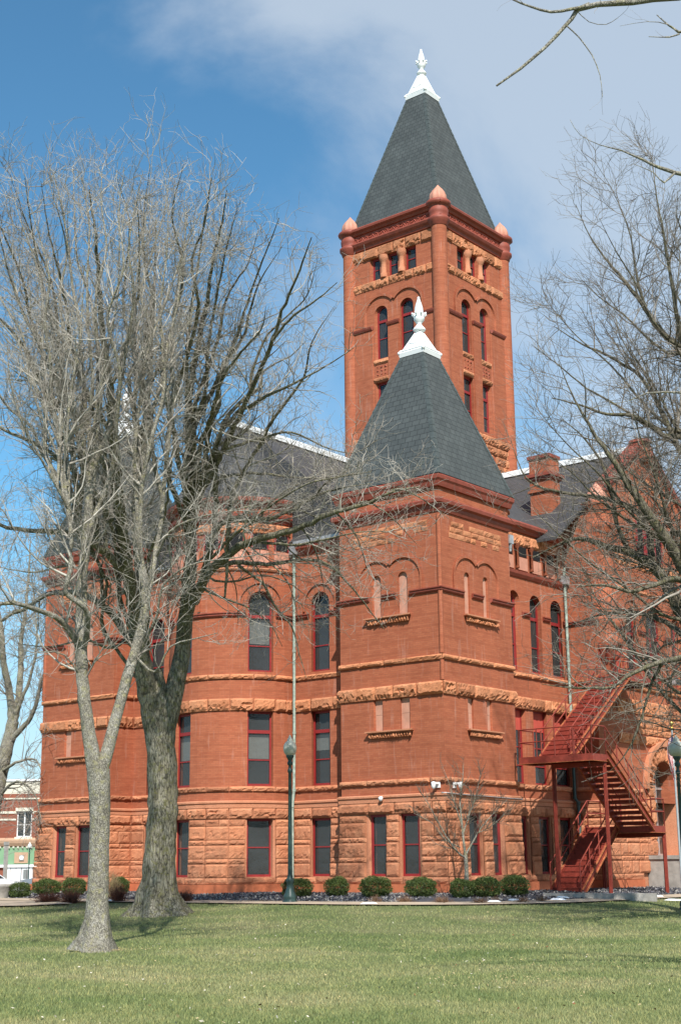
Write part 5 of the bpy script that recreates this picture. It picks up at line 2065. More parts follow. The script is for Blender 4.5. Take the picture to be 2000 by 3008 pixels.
# pale forked tree in the foreground
b1, d1 = ground_at(277, 2797)
A1 = 27.0
L1 = [
    [(277, 2797, d1, .235), (284, 2700, d1, .215), (289, 2560, d1, .205), (291, 2420, d1, .20), (290, 2330, d1, .215), (286, 2262, d1, .23)],
    [(283, 2275, d1, .17), (266, 2190, d1 - .05, .145), (252, 2090, d1 - .1, .13), (240, 1990, d1 - .1, .125), (234, 1890, d1 - .1, .12), (238, 1780, d1, .115), (240, 1700, d1, .11), (252, 1580, d1, .095), (262, 1440, d1, .085), (268, 1330, d1, .075), (255, 1230, d1 + .1, .065)],
    [(292, 2275, d1, .15), (318, 2190, d1 + .05, .125), (343, 2090, d1 + .15, .115), (372, 1990, d1 + .3, .11), (398, 1900, d1 + .45, .105), (418, 1820, d1 + .5, .10), (428, 1740, d1 + .5, .095), (412, 1660, d1 + .5, .085), (402, 1560, d1 + .5, .078), (407, 1440, d1 + .5, .07), (425, 1320, d1 + .5, .062), (438, 1230, d1 + .4, .055)],
    # from the left stem
    [(236, 1905, d1 - .1, .085), (205, 1855, d1 - .4, .07), (160, 1810, d1 - .8, .058), (105, 1790, d1 - 1.2, .05), (40, 1770, d1 - 1.7, .042), (-40, 1775, d1 - 2.2, .032), (-130, 1740, d1 - 2.7, .018)],
    [(246, 1900, d1 - .1, .072), (258, 1840, d1 - .5, .06), (252, 1790, d1 - .8, .058), (215, 1760, d1 - 1.0, .055), (192, 1735, d1 - 1.1, .052), (205, 1680, d1 - 1.2, .048), (212, 1600, d1 - 1.2, .045), (203, 1500, d1 - 1.2, .04), (192, 1400, d1 - 1.2, .036), (200, 1270, d1 - 1.2, .032), (215, 1130, d1 - 1.2, .026), (236, 1010, d1 - 1.1, .02), (246, 860, d1 - 1.0, .012)],
    [(255, 1230, d1 + .1, .055), (238, 1090, d1 + .2, .045), (232, 960, d1 + .3, .04), (210, 840, d1 + .3, .032), (195, 700, d1 + .2, .022), (170, 560, d1 + .1, .014), (140, 470, d1, .007)],
    [(258, 1250, d1 + .1, .045), (270, 1120, d1 - .2, .038), (258, 980, d1 - .4, .032), (255, 820, d1 - .5, .024), (262, 660, d1 - .6, .016), (240, 520, d1 - .6, .008)],
    [(262, 1330, d1, .04), (290, 1180, d1 - .3, .034), (320, 1020, d1 - .6, .028), (345, 880, d1 - .7, .02), (352, 730, d1 - .8, .013), (345, 600, d1 - .8, .006)],
    [(205, 1500, d1 - 1.2, .034), (150, 1400, d1 - 1.6, .028), (100, 1310, d1 - 2.0, .024), (60, 1230, d1 - 2.3, .018), (30, 1120, d1 - 2.5, .012), (20, 980, d1 - 2.6, .006)],
    [(198, 1430, d1 - 1.2, .03), (170, 1340, d1 - .9, .026), (130, 1240, d1 - .6, .022), (90, 1130, d1 - .4, .017), (55, 1000, d1 - .2, .012), (30, 860, d1, .006)],
    # from the right stem
    [(430, 1760, d1 + .5, .07), (455, 1640, d1 + .8, .06), (475, 1520, d1 + 1.0, .052), (485, 1400, d1 + 1.1, .046), (500, 1280, d1 + 1.2, .04), (512, 1150, d1 + 1.3, .034), (505, 1010, d1 + 1.3, .026), (520, 860, d1 + 1.2, .018), (540, 720, d1 + 1.2, .011), (560, 590, d1 + 1.2, .005)],
    [(438, 1230, d1 + .4, .048), (470, 1140, d1 + .4, .042), (478, 1050, d1 + .4, .036), (470, 900, d1 + .4, .028), (490, 740, d1 + .4, .018), (492, 580, d1 + .4, .010), (470, 450, d1 + .4, .005)],
    [(430, 1290, d1 + .5, .04), (415, 1130, d1 + .9, .034), (395, 980, d1 + 1.2, .027), (400, 820, d1 + 1.4, .019), (425, 660, d1 + 1.5, .012), (450, 420, d1 + 1.5, .005), (443, 340, d1 + 1.5, .003)],
    [(455, 1640, d1 + .8, .036), (500, 1560, d1 + .4, .028), (580, 1520, d1 + .1, .022), (680, 1500, d1 - .2, .016), (790, 1470, d1 - .4, .009)],
    [(420, 1900, d1 + .4, .03), (465, 1800, d1 - .2, .026), (480, 1720, d1 - .4, .024), (560, 1660, d1 - .7, .019), (680, 1640, d1 - 1.0, .013), (800, 1625, d1 - 1.2, .007)],
    [(400, 1930, d1 + .4, .028), (455, 1975, d1 - .1, .022), (500, 1900, d1 - .4, .018), (560, 1880, d1 - .6, .013), (640, 1860, d1 - .8, .007)],
    [(240, 1990, d1 - .1, .02), (190, 1925, d1 - .5, .015), (120, 1915, d1 - .9, .010), (40, 1950, d1 - 1.2, .005)],
]
def foot(limbs, x, y):
    """the point of an existing limb a new limb can spring from, below (x, y)"""
    best, bp = 1e9, None
    for lm in limbs:
        for (p, q) in zip(lm[:-1], lm[1:]):
            for t in (0, .33, .67):
                a = [p[i] + (q[i] - p[i]) * t for i in range(4)]
                if a[1] > y + 60 and a[3] > .025:
                    c = abs(a[0] - x) * 1.3 + abs(a[1] - y - 190)
                    if c < best:
                        best, bp = c, a
    return bp


def fan(tops, x0, k, y0, d0, r0, dz, seed, base_limbs=()):
    """extra upright limbs: from the middle of the crown to the given tops"""
    rr = random.Random(seed)
    res = []
    for px, py in tops:
        sx, sy = x0 + (px - x0) * k + rr.uniform(-15, 15), y0 + rr.uniform(-130, 130)
        dd = d0 + rr.uniform(-dz, dz)
        bow = rr.uniform(.15, .4)
        pts_ = []
        for q in range(7):
            t = q / 6
            x = sx + (px - sx) * (t ** (1 + bow)) + rr.uniform(-26, 26) * (0 < q < 6)
            pts_.append((x, sy + (py - sy) * t, d0 + (dd - d0) * min(1, 1.6 * t), r0 * (1 - t) ** .9 + .005))
        ft = foot(base_limbs, sx, sy)
        pts_[0] = (pts_[0][0], pts_[0][1], (ft[2] + d0) / 2, pts_[0][3])
        res.append([(ft[0], ft[1], ft[2], min(ft[3] * .9, r0 * 1.15))] + pts_)
    return res


L1 += fan([(25, 530), (75, 560), (130, 500), (215, 470), (300, 480), (365, 490), (420, 500), (500, 500), (545, 560), (600, 600), (-60, 620), (-30, 900), (20, 760), (620, 760)], 300, .42, 1330, d1, .045, 2.2, 5, list(L1))
lv1 = [
    LV(dens=2.1, lens=2.3, ang=(52, 17), up=.34, gnarl=.17, tmin=.16, tip=.8, rratio=.6, rmin=.008, S_=8, k=5, m=1, skip=1),
    LV(dens=4.8, lens=1.1, ang=(45, 16), up=.25, gnarl=.24, tmin=.08, rratio=.65, rmin=.0052, S_=6, k=3, m=1),
    LV(dens=5.4, lens=.50, ang=(48, 18), up=.14, gnarl=.26, tmin=.1, rratio=.75, rmin=.0040, S_=5, k=3, m=0),
]
T1, n1 = bare_tree('bare_tree', 'pale grey bare tree with forked trunk nearest on the lawn', 'bare trees', L1, lv1, 'bark1', 'twig', 21, flare=.20, jit=.012, sides=20, twig_b='twigp', base=b1)

# thick mossy tree behind it
b2, d2 = ground_at(470, 2690)
L2 = [
    [(470, 2690, d2, .52), (470, 2600, d2, .47), (474, 2480, d2, .455), (478, 2360, d2, .45), (476, 2260, d2, .46), (470, 2170, d2, .42), (467, 2100, d2, .36), (464, 2030, d2, .25), (462, 1970, d2, .12)],
    [(478, 2230, d2, .34), (488, 2140, d2, .33), (506, 2060, d2, .31), (522, 1990, d2 + .1, .285), (537, 1905, d2 + .2, .25), (545, 1810, d2 + .2, .235), (552, 1730, d2 + .2, .23), (556, 1640, d2 + .2, .17), (558, 1540, d2 + .3, .155), (556, 1420, d2 + .4, .14), (548, 1300, d2 + .5, .12), (552, 1180, d2 + .6, .1), (575, 1050, d2 + .7, .08), (600, 920, d2 + .8, .06), (620, 790, d2 + .9, .042), (650, 660, d2 + 1, .025), (665, 560, d2 + 1, .010)],
    [(470, 2230, d2, .36), (455, 2150, d2 - .05, .34), (436, 2070, d2 - .2, .31), (420, 1990, d2 - .4, .28), (406, 1905, d2 - .7, .25), (395, 1800, d2 - .9, .22), (380, 1690, d2 - 1.1, .20), (362, 1560, d2 - 1.3, .18), (345, 1420, d2 - 1.4, .155), (335, 1290, d2 - 1.5, .13), (322, 1150, d2 - 1.5, .105), (300, 1000, d2 - 1.5, .08), (290, 850, d2 - 1.5, .055), (280, 700, d2 - 1.5, .033), (262, 560, d2 - 1.4, .015)],
    [(455, 2090, d2 + .2, .2), (440, 1990, d2 + .7, .18), (420, 1880, d2 + 1.2, .16), (415, 1760, d2 + 1.6, .15), (400, 1620, d2 + 1.9, .135), (395, 1480, d2 + 2.1, .12), (405, 1330, d2 + 2.2, .1), (420, 1180, d2 + 2.3, .08), (430, 1030, d2 + 2.3, .06), (440, 880, d2 + 2.3, .04), (450, 740, d2 + 2.3, .02), (455, 640, d2 + 2.3, .01)],
    # long right limbs over the bay and the corner pavilion
    [(572, 1765, d2 + .15, .17), (602, 1690, d2 - .4, .15), (640, 1650, d2 - .9, .135), (700, 1600, d2 - 1.4, .115), (790, 1570, d2 - 1.9, .1), (880, 1545, d2 - 2.3, .085), (970, 1500, d2 - 2.6, .068), (1060, 1475, d2 - 2.8, .052), (1150, 1440, d2 - 3.0, .036), (1230, 1425, d2 - 3.1, .018)],
    [(590, 1712, d2 - .2, .12), (612, 1640, d2 - .2, .105), (632, 1560, d2 - .1, .095), (680, 1528, d2 + .1, .085), (760, 1530, d2 + .3, .07), (850, 1500, d2 + .5, .055), (930, 1455, d2 + .6, .04), (1010, 1430, d2 + .7, .025), (1090, 1420, d2 + .8, .012)],
    [(612, 1668, d2 - .5, .09), (690, 1655, d2 - .2, .08), (790, 1660, d2 + .0, .065), (880, 1650, d2 + .2, .052), (960, 1660, d2 + .3, .042), (1030, 1720, d2 + .4, .032), (1085, 1790, d2 + .4, .022), (1130, 1850, d2 + .4, .010)],
    [(700, 1660, d2 - .2, .05), (770, 1710, d2 - .6, .042), (810, 1780, d2 - .8, .034), (860, 1840, d2 - .9, .026), (880, 1920, d2 - 1.0, .016), (900, 1990, d2 - 1.0, .008)],
    [(640, 1650, d2 - .9, .06), (590, 1720, d2 - 1.3, .04), (660, 1760, d2 - 1.7, .034), (720, 1780, d2 - 1.9, .026), (790, 1830, d2 - 2.0, .016), (830, 1900, d2 - 2.0, .008)],
    # upper right fan
    [(558, 1540, d2 + .3, .10), (600, 1430, d2 + .0, .088), (660, 1320, d2 - .3, .078), (715, 1200, d2 - .5, .07), (760, 1090, d2 - .6, .062), (800, 1000, d2 - .7, .052), (838, 900, d2 - .7, .04), (880, 800, d2 - .7, .028), (915, 700, d2 - .7, .012)],
    [(800, 1000, d2 - .7, .042), (860, 925, d2 - 1.0, .034), (930, 880, d2 - 1.2, .022), (990, 830, d2 - 1.3, .010)],
    [(715, 1200, d2 - .5, .05), (800, 1150, d2 - .9, .042), (890, 1110, d2 - 1.2, .03), (980, 1060, d2 - 1.4, .018), (1040, 1020, d2 - 1.5, .008)],
    [(660, 1320, d2 - .3, .05), (760, 1290, d2 + .2, .042), (860, 1270, d2 + .5, .032), (950, 1310, d2 + .7, .022), (1040, 1330, d2 + .8, .012), (1110, 1290, d2 + .8, .006)],
    [(548, 1300, d2 + .5, .08), (610, 1170, d2 + .9, .066), (670, 1040, d2 + 1.2, .052), (720, 900, d2 + 1.4, .038), (770, 770, d2 + 1.5, .024), (820, 640, d2 + 1.5, .010)],
    [(552, 1180, d2 + .6, .06), (545, 1040, d2 + .3, .05), (560, 890, d2 + .1, .038), (585, 740, d2, .026), (600, 620, d2, .015), (620, 520, d2, .008)],
    [(556, 1420, d2 + .4, .07), (640, 1400, d2 + .9, .055), (740, 1385, d2 + 1.3, .042), (850, 1395, d2 + 1.6, .03), (960, 1400, d2 + 1.8, .018), (1060, 1385, d2 + 2, .008)],
    # left side
    [(405, 1910, d2 - .7, .14), (350, 1830, d2 - .3, .12), (300, 1770, d2, .105), (230, 1740, d2 + .3, .09), (150, 1740, d2 + .6, .075), (60, 1790, d2 + .8, .058), (-40, 1830, d2 + 1, .04), (-140, 1830, d2 + 1.2, .02)],
    [(380, 1690, d2 - 1.1, .12), (310, 1620, d2 - 1.6, .10), (230, 1570, d2 - 2.0, .088), (140, 1560, d2 - 2.3, .075), (50, 1555, d2 - 2.5, .06), (-40, 1520, d2 - 2.6, .04), (-140, 1480, d2 - 2.7, .02)],
    [(362, 1560, d2 - 1.3, .10), (280, 1450, d2 - 1.0, .085), (190, 1360, d2 - .8, .07), (100, 1300, d2 - .7, .055), (10, 1260, d2 - .6, .038), (-80, 1200, d2 - .5, .018)],
    [(345, 1420, d2 - 1.4, .09), (250, 1260, d2 - 1.9, .074), (170, 1120, d2 - 2.2, .06), (100, 990, d2 - 2.4, .045), (40, 850, d2 - 2.5, .03), (0, 700, d2 - 2.6, .012)],
    [(335, 1290, d2 - 1.5, .07), (240, 1120, d2 - 1.2, .058), (160, 950, d2 - 1.0, .044), (110, 790, d2 - .9, .03), (85, 640, d2 - .9, .017), (70, 520, d2 - .9, .008)],
    [(322, 1150, d2 - 1.5, .06), (370, 990, d2 - 1.9, .048), (400, 840, d2 - 2.1, .034), (405, 700, d2 - 2.2, .020), (400, 580, d2 - 2.2, .009)],
    [(420, 1180, d2 + 2.3, .05), (480, 1030, d2 + 2.6, .04), (520, 880, d2 + 2.8, .03), (540, 730, d2 + 2.9, .018), (550, 600, d2 + 3, .008)],
]
L2 += fan([(-60, 560), (30, 520), (120, 530), (340, 510), (440, 480), (540, 480), (620, 520), (700, 600), (760, 670), (830, 720), (930, 780), (980, 900), (-120, 800), (-100, 1050), (780, 900), (900, 1000)], 440, .40, 1400, d2, .075, 3.0, 9, list(L2))
L2 += [[(620, 1640, d2 - .8, .05), (700, 1560, d2 - 1.6, .042), (800, 1480, d2 - 2.4, .034), (900, 1420, d2 - 3.0, .026), (1000, 1400, d2 - 3.4, .017), (1090, 1385, d2 - 3.6, .007)],
       [(760, 1590, d2 - 1.8, .045), (860, 1600, d2 - 2.6, .036), (960, 1580, d2 - 3.2, .027), (1060, 1560, d2 - 3.6, .017), (1140, 1560, d2 - 3.8, .007)],
       [(600, 1700, d2 - .4, .04), (680, 1710, d2 + .4, .034), (770, 1690, d2 + .9, .027), (860, 1720, d2 + 1.2, .018), (930, 1780, d2 + 1.3, .007)],
       [(400, 1850, d2 - .8, .06), (330, 1900, d2 - 1.4, .045), (250, 1880, d2 - 1.9, .034), (150, 1900, d2 - 2.3, .022), (50, 1890, d2 - 2.6, .01)],
       [(380, 1700, d2 - 1.1, .06), (300, 1700, d2 - .2, .05), (200, 1660, d2 + .4, .038), (90, 1680, d2 + .8, .025), (-30, 1660, d2 + 1.0, .01)]]
L2 += fan([(130, 1050), (300, 1040), (260, 1240), (90, 1220), (520, 1060)], 390, .35, 1760, d2 - .5, .05, 2.5, 19, list(L2[:20]))
for (ax, ay, ad), (bx_, by_), (cx_, cy_) in (((700, 1600, -1.4), (765, 1690), (800, 1800)), ((880, 1545, -2.3), (935, 1640), (955, 1750)), ((970, 1500, -2.6), (1050, 1580), (1085, 1690)), ((790, 1570, -1.9), (880, 1640), (1000, 1690)),
                                          ((1060, 1475, -2.8), (1150, 1520), (1225, 1600)), ((1150, 1440, -3.0), (1240, 1465), (1320, 1525)), ((850, 1500, .5), (960, 1540), (1080, 1620)), ((790, 1660, 0), (850, 1720), (880, 1830)),
                                          ((930, 1455, .6), (1010, 1390), (1100, 1340)), ((760, 1530, .3), (830, 1450), (930, 1400)), ((640, 1650, -.9), (690, 1720), (700, 1840))):
    L2.append([(ax, ay, d2 + ad, .03), ((ax * 2 + bx_) / 3, (ay * 2 + by_) / 3 - 12, d2 + ad - .2, .025), (bx_, by_, d2 + ad - .5, .018), (cx_, cy_, d2 + ad - .7, .006)])
lv2 = [
    LV(dens=1.9, lens=2.9, ang=(54, 17), up=.20, gnarl=.17, tmin=.2, tip=.8, rratio=.55, rmin=.012, S_=8, k=5, m=0, skip=1),
    LV(dens=3.8, lens=1.4, ang=(46, 16), up=.15, gnarl=.24, tmin=.08, rratio=.65, rmin=.0075, S_=6, k=3, m=0),
    LV(dens=4.6, lens=.68, ang=(48, 18), up=.08, gnarl=.26, tmin=.08, rratio=.75, rmin=.0056, S_=5, k=3, m=1),
]
T2, n2 = bare_tree('bare_tree', 'thick mossy bare tree with spreading limbs standing behind the forked tree', 'bare trees', L2, lv2, 'bark2', 'twig', 33, flare=.42, jit=.03, sides=28, twig_b='twigp', base=b2, lean=9.0)

# tree at the far left beyond the end of the building
b3 = at(-60, 2640, 66); b3[2] = gz(b3[0], b3[1])
L3 = [
    [(-60, 2640, 66, .42), (-40, 2480, 66, .38), (-12, 2330, 66, .34), (14, 2215, 66, .31), (36, 2120, 66, .27)],
    [(36, 2130, 66, .2), (30, 2050, 66, .17), (12, 1960, 65.5, .15), (5, 1860, 65, .12), (-10, 1760, 65, .09), (-30, 1640, 65, .05), (-40, 1520, 65, .02)],
    [(36, 2130, 66, .2), (52, 2060, 66.2, .17), (60, 1980, 66.4, .14), (62, 1880, 66.5, .11), (75, 1780, 66.5, .08), (85, 1680, 66.5, .05), (90, 1580, 66.5, .02)],
    [(22, 2180, 66, .15), (80, 2120, 65.5, .11), (105, 2070, 65.2, .09), (120, 2000, 65, .06), (150, 1960, 64.8, .03)],
    [(-25, 2400, 66, .12), (-60, 2300, 65, .1), (-110, 2230, 64, .06), (-160, 2150, 63, .03)],
    [(-22, 2370, 66, .08), (40, 2300, 64.5, .06), (95, 2330, 63.5, .04), (120, 2410, 63, .02)],
    [(0, 2270, 66, .08), (55, 2240, 65, .06), (105, 2235, 64.5, .04), (135, 2300, 64, .015)],
    [(40, 2110, 66, .1), (90, 1990, 65.5, .07), (110, 1880, 65, .05), (100, 1760, 65, .03), (95, 1650, 65, .012)],
]
lv3 = [
    LV(dens=2.0, lens=2.6, ang=(45, 15), up=.2, gnarl=.2, tmin=.1, rratio=.5, rmin=.016, S_=7, k=4, skip=1),
    LV(dens=3.6, lens=1.5, ang=(45, 15), up=.1, gnarl=.2, tmin=.1, rratio=.6, rmin=.009, S_=6, k=3),
    LV(dens=5.2, lens=.8, ang=(45, 15), up=.0, gnarl=.2, tmin=.1, rratio=.7, rmin=.0085, S_=5, k=3),
]
bare_tree('bare_tree', 'bare tree beyond the left end of the courthouse with low drooping branches', 'bare trees', L3, lv3, 'bark1', 'twig', 44, flare=.2, sides=14, base=b3)

# big tree to the right, trunk just outside the frame
d4 = 36.0
b4 = at(2230, 2720, d4); b4[2] = gz(b4[0], b4[1])
L4 = [
    [(2230, 2720, d4, .5), (2220, 2500, d4, .42), (2205, 2300, d4, .40), (2190, 2100, d4, .38), (2160, 1950, d4, .35)],
    [(2160, 1960, d4, .26), (2080, 1880, d4 + .2, .22), (2005, 1800, d4 + .4, .19), (1966, 1728, d4 + .5, .165), (1917, 1663, d4 + .6, .14), (1852, 1625, d4 + .7, .115), (1783, 1608, d4 + .8, .085), (1700, 1580, d4 + 1, .055), (1640, 1600, d4 + 1.1, .032), (1560, 1640, d4 + 1.2, .012)],
    [(2130, 1920, d4, .2), (2060, 1760, d4 - .4, .17), (2000, 1652, d4 - .7, .145), (1936, 1548, d4 - 1, .125), (1878, 1464, d4 - 1.2, .1), (1832, 1395, d4 - 1.3, .08), (1790, 1330, d4 - 1.4, .06), (1730, 1240, d4 - 1.4, .038), (1680, 1150, d4 - 1.4, .02), (1640, 1060, d4 - 1.4, .008)],
    [(1917, 1663, d4 + .6, .09), (1908, 1570, d4 + .9, .08), (1860, 1500, d4 + 1.2, .07), (1783, 1468, d4 + 1.4, .06), (1706, 1457, d4 + 1.6, .048), (1600, 1437, d4 + 1.8, .035), (1545, 1403, d4 + 1.9, .022), (1515, 1340, d4 + 2, .012), (1500, 1290, d4 + 2, .006)],
    [(1852, 1625, d4 + .7, .07), (1810, 1540, d4 + .4, .06), (1800, 1460, d4 + .2, .048), (1770, 1370, d4, .036), (1720, 1290, d4, .024), (1650, 1230, d4, .010)],
    [(2160, 1990, d4, .14), (2060, 1935, d4 - 1.2, .085), (1960, 1942, d4 - 1.8, .062), (1890, 1965, d4 - 2.2, .05), (1840, 1990, d4 - 2.4, .04), (1800, 2018, d4 - 2.5, .032), (1720, 2022, d4 - 2.6, .03), (1660, 2020, d4 - 2.7, .018), (1590, 2010, d4 - 2.8, .008)],
    [(1945, 1944, d4 - 1.9, .045), (1920, 2000, d4 - 1.6, .038), (1895, 2080, d4 - 1.5, .03), (1870, 2160, d4 - 1.4, .03), (1830, 2230, d4 - 1.4, .014), (1800, 2260, d4 - 1.4, .008)],
    [(2050, 1740, d4 - .5, .1), (1990, 1700, d4 - 1.2, .08), (1930, 1720, d4 - 1.6, .06), (1850, 1740, d4 - 2, .045), (1770, 1720, d4 - 2.2, .03), (1690, 1725, d4 - 2.3, .012)],
    [(2180, 2060, d4, .25), (2200, 1800, d4 + .5, .2), (2180, 1560, d4 + 1, .17), (2120, 1340, d4 + 1.4, .14), (2060, 1180, d4 + 1.6, .12), (2000, 1030, d4 + 1.7, .1), (1950, 985, d4 + 1.8, .085), (1896, 914, d4 + 1.9, .068), (1830, 826, d4 + 2, .048), (1786, 771, d4 + 2, .033), (1730, 690, d4 + 2, .018), (1690, 600, d4 + 2, .008)],
    [(2120, 1340, d4 + 1.4, .1), (2030, 1290, d4 + .8, .085), (1950, 1280, d4 + .3, .07), (1860, 1225, d4, .055), (1780, 1220, d4 - .2, .04), (1700, 1190, d4 - .3, .026), (1620, 1170, d4 - .4, .012)],
    [(2060, 1180, d4 + 1.6, .085), (2010, 1020, d4 + 1, .07), (1980, 860, d4 + .7, .052), (1955, 720, d4 + .5, .036), (1930, 580, d4 + .4, .02), (1915, 460, d4 + .4, .008)],
    [(1896, 914, d4 + 1.9, .045), (1870, 800, d4 + 2.3, .034), (1850, 680, d4 + 2.6, .022), (1800, 560, d4 + 2.8, .010), (1745, 470, d4 + 2.8, .005)],
    [(2000, 1330, d4 + .6, .07), (1900, 1130, d4 + 1.6, .055), (1800, 1050, d4 + 2, .04), (1710, 1010, d4 + 2.2, .025), (1630, 960, d4 + 2.3, .010)],
    [(2040, 1900, d4 + .2, .09), (1960, 1830, d4 + 1.5, .07), (1880, 1800, d4 + 2.2, .055), (1800, 1800, d4 + 2.6, .04), (1720, 1820, d4 + 2.8, .02), (1650, 1850, d4 + 3, .008)],
]
rr4 = random.Random(4)
L4b = list(L4)
for px, py in ((1560, 1010), (1600, 880), (1690, 800), (1575, 1200), (1760, 640), (1930, 620), (1990, 560), (1600, 1330), (1570, 1500), (1700, 1640), (1800, 900), (1850, 1150),
               (1700, 1240), (1900, 1280), (1740, 1760)):
    sx, sy = 2010 + rr4.uniform(0, 90), py + rr4.uniform(250, 480)
    dd = d4 + rr4.uniform(-2.5, 2.5)
    ft = foot(L4b, sx, sy)
    L4.append([tuple(ft[:3]) + (min(ft[3] * .9, .05),)] + [(sx + (px - sx) * t ** .9 + rr4.uniform(-14, 14) * (0 < t < 1), sy + (py - sy) * t ** 1.25 + rr4.uniform(-10, 10) * (0 < t < 1), (ft[2] + d4 + .5) / 2 * (1 - t) + dd * t, .045 * (1 - t) ** .9 + .005) for t in (0, .2, .4, .6, .8, 1)])
lv4 = [
    LV(dens=2.7, lens=2.8, ang=(46, 15), up=.16, gnarl=.17, tmin=.06, tip=.7, rratio=.55, rmin=.010, S_=8, k=5, skip=1),
    LV(dens=4.2, lens=1.3, ang=(43, 15), up=.13, gnarl=.19, tmin=.08, rratio=.65, rmin=.0065, S_=6, k=3),
    LV(dens=3.6, lens=.66, ang=(43, 16), up=.07, gnarl=.2, tmin=.08, rratio=.75, rmin=.0048, S_=5, k=3),
]
bare_tree('bare_tree', 'big bare tree reaching in from the right over the fire escape', 'bare trees', L4, lv4, 'bark3', 'twig2', 55, flare=.4, sides=18, base=b4, twig_b='twig')

# near tree whose few branch ends hang in at the top right
d5 = 15.0
b5 = at(3050, 3150, d5); b5[2] = gz(b5[0], b5[1])
L5 = [
    [(3050, 3150, d5, .3), (3030, 2600, d5, .26), (2960, 2000, d5, .22), (2900, 1300, d5, .19), (2820, 700, d5, .15)],
    [(2820, 720, d5, .12), (2600, 200, d5 - .3, .085), (2300, -60, d5 - .6, .06), (2000, -20, d5 - .8, .042), (1810, -2, d5 - 1, .033), (1720, 14, d5 - 1, .03), (1692, 25, d5 - 1, .026), (1660, 68, d5 - 1, .022), (1600, 135, d5 - 1, .019), (1530, 195, d5 - 1, .016), (1458, 250, d5 - 1, .011)],
    [(1730, 10, d5 - 1, .022), (1680, 26, d5 - 1.05, .018), (1620, 33, d5 - 1.1, .016), (1560, 18, d5 - 1.1, .013), (1500, -6, d5 - 1.1, .009)],
    [(1662, 72, d5 - 1, .008), (1700, 108, d5 - 1, .007), (1738, 160, d5 - 1, .006), (1762, 220, d5 - 1, .0045), (1770, 284, d5 - 1, .003)],
    [(1690, 26, d5 - 1, .005), (1730, 62, d5 - .95, .004), (1780, 70, d5 - .9, .004), (1815, 50, d5 - .9, .003)],
    [(2780, 600, d5, .09), (2500, 420, d5 + .8, .06), (2200, 330, d5 + 1.4, .045), (2040, 120, d5 + 1.6, .032), (1995, 95, d5 + 1.6, .018), (1968, 75, d5 + 1.6, .012), (1930, 42, d5 + 1.6, .006)],
    [(1995, 98, d5 + 1.6, .012), (1965, 108, d5 + 1.6, .009), (1905, 106, d5 + 1.6, .004)],
    [(1985, 88, d5 + 1.6, .010), (1960, 70, d5 + 1.6, .007), (1900, 62, d5 + 1.6, .0035), (1820, 75, d5 + 1.6, .002)],
    [(2870, 1050, d5, .1), (2600, 700, d5 + 1.2, .07), (2300, 560, d5 + 2, .05), (2080, 520, d5 + 2.4, .036), (1985, 503, d5 + 2.5, .028), (1935, 488, d5 + 2.5, .022), (1890, 468, d5 + 2.5, .017), (1830, 442, d5 + 2.5, .010), (1765, 425, d5 + 2.5, .006), (1705, 395, d5 + 2.5, .004), (1675, 350, d5 + 2.5, .003)],
    [(1985, 503, d5 + 2.5, .016), (1950, 535, d5 + 2.4, .010), (1920, 505, d5 + 2.4, .008), (1860, 480, d5 + 2.4, .003)],
    [(2890, 1500, d5, .09), (2600, 1250, d5 + 1, .06), (2300, 1180, d5 + 1.6, .042), (2080, 1150, d5 + 1.8, .025), (1990, 1150, d5 + 1.9, .015), (1900, 1152, d5 + 1.9, .010), (1850, 1175, d5 + 1.9, .005), (1740, 1198, d5 + 1.9, .0025)],
    [(2850, 900, d5, .1), (2850, 400, d5 - 1, .07), (2800, -200, d5 - 1.6, .04), (2700, -700, d5 - 2, .02)],
    [(2880, 1200, d5, .1), (3300, 700, d5 - 1, .07), (3600, 200, d5 - 1.5, .04), (3900, -300, d5 - 2, .02)],
]
lv5 = [
    LV(dens=.8, lens=.55, ang=(42, 15), up=-.02, gnarl=.2, tmin=.35, rratio=.4, rmin=.0022, S_=6, k=4, skip=1),
    LV(dens=1.6, lens=.25, ang=(42, 15), up=-.05, gnarl=.2, tmin=.15, rratio=.6, rmin=.0016, S_=5, k=3),
]
bare_tree('bare_tree', 'near bare tree showing only a few branch ends at the top right', 'bare trees', L5, lv5, 'bark1', 'twig', 66, flare=.3, sides=12, base=b5)

# slender young tree before the corner
b6, d6 = ground_at(1372, 2634)
L6 = [
    [(1372, 2634, d6, .075), (1371, 2590, d6, .068), (1369, 2540, d6, .064), (1367, 2505, d6, .06)],
    [(1367, 2510, d6, .045), (1362, 2470, d6, .04), (1357, 2420, d6, .034), (1352, 2360, d6, .026), (1358, 2300, d6, .016), (1362, 2240, d6, .007)],
    [(1367, 2520, d6, .04), (1350, 2510, d6 - .1, .032), (1325, 2480, d6 - .25, .026), (1295, 2430, d6 - .4, .02), (1262, 2370, d6 - .5, .013), (1225, 2310, d6 - .6, .005)],
    [(1369, 2510, d6, .036), (1385, 2480, d6 + .1, .028), (1415, 2430, d6 + .2, .022), (1450, 2390, d6 + .3, .014), (1490, 2350, d6 + .4, .005)],
    [(1360, 2450, d6, .028), (1380, 2390, d6 + .3, .022), (1400, 2330, d6 + .5, .015), (1412, 2270, d6 + .6, .006)],
    [(1355, 2420, d6, .025), (1335, 2360, d6 + .2, .019), (1318, 2300, d6 + .4, .012), (1300, 2255, d6 + .5, .005)],
    [(1352, 2490, d6 - .1, .022), (1310, 2470, d6 - .3, .016), (1270, 2420, d6 - .4, .010), (1215, 2390, d6 - .5, .004)],
    [(1400, 2450, d6 + .2, .016), (1440, 2430, d6, .012), (1475, 2400, d6 - .1, .008), (1505, 2375, d6 - .2, .004)],
]
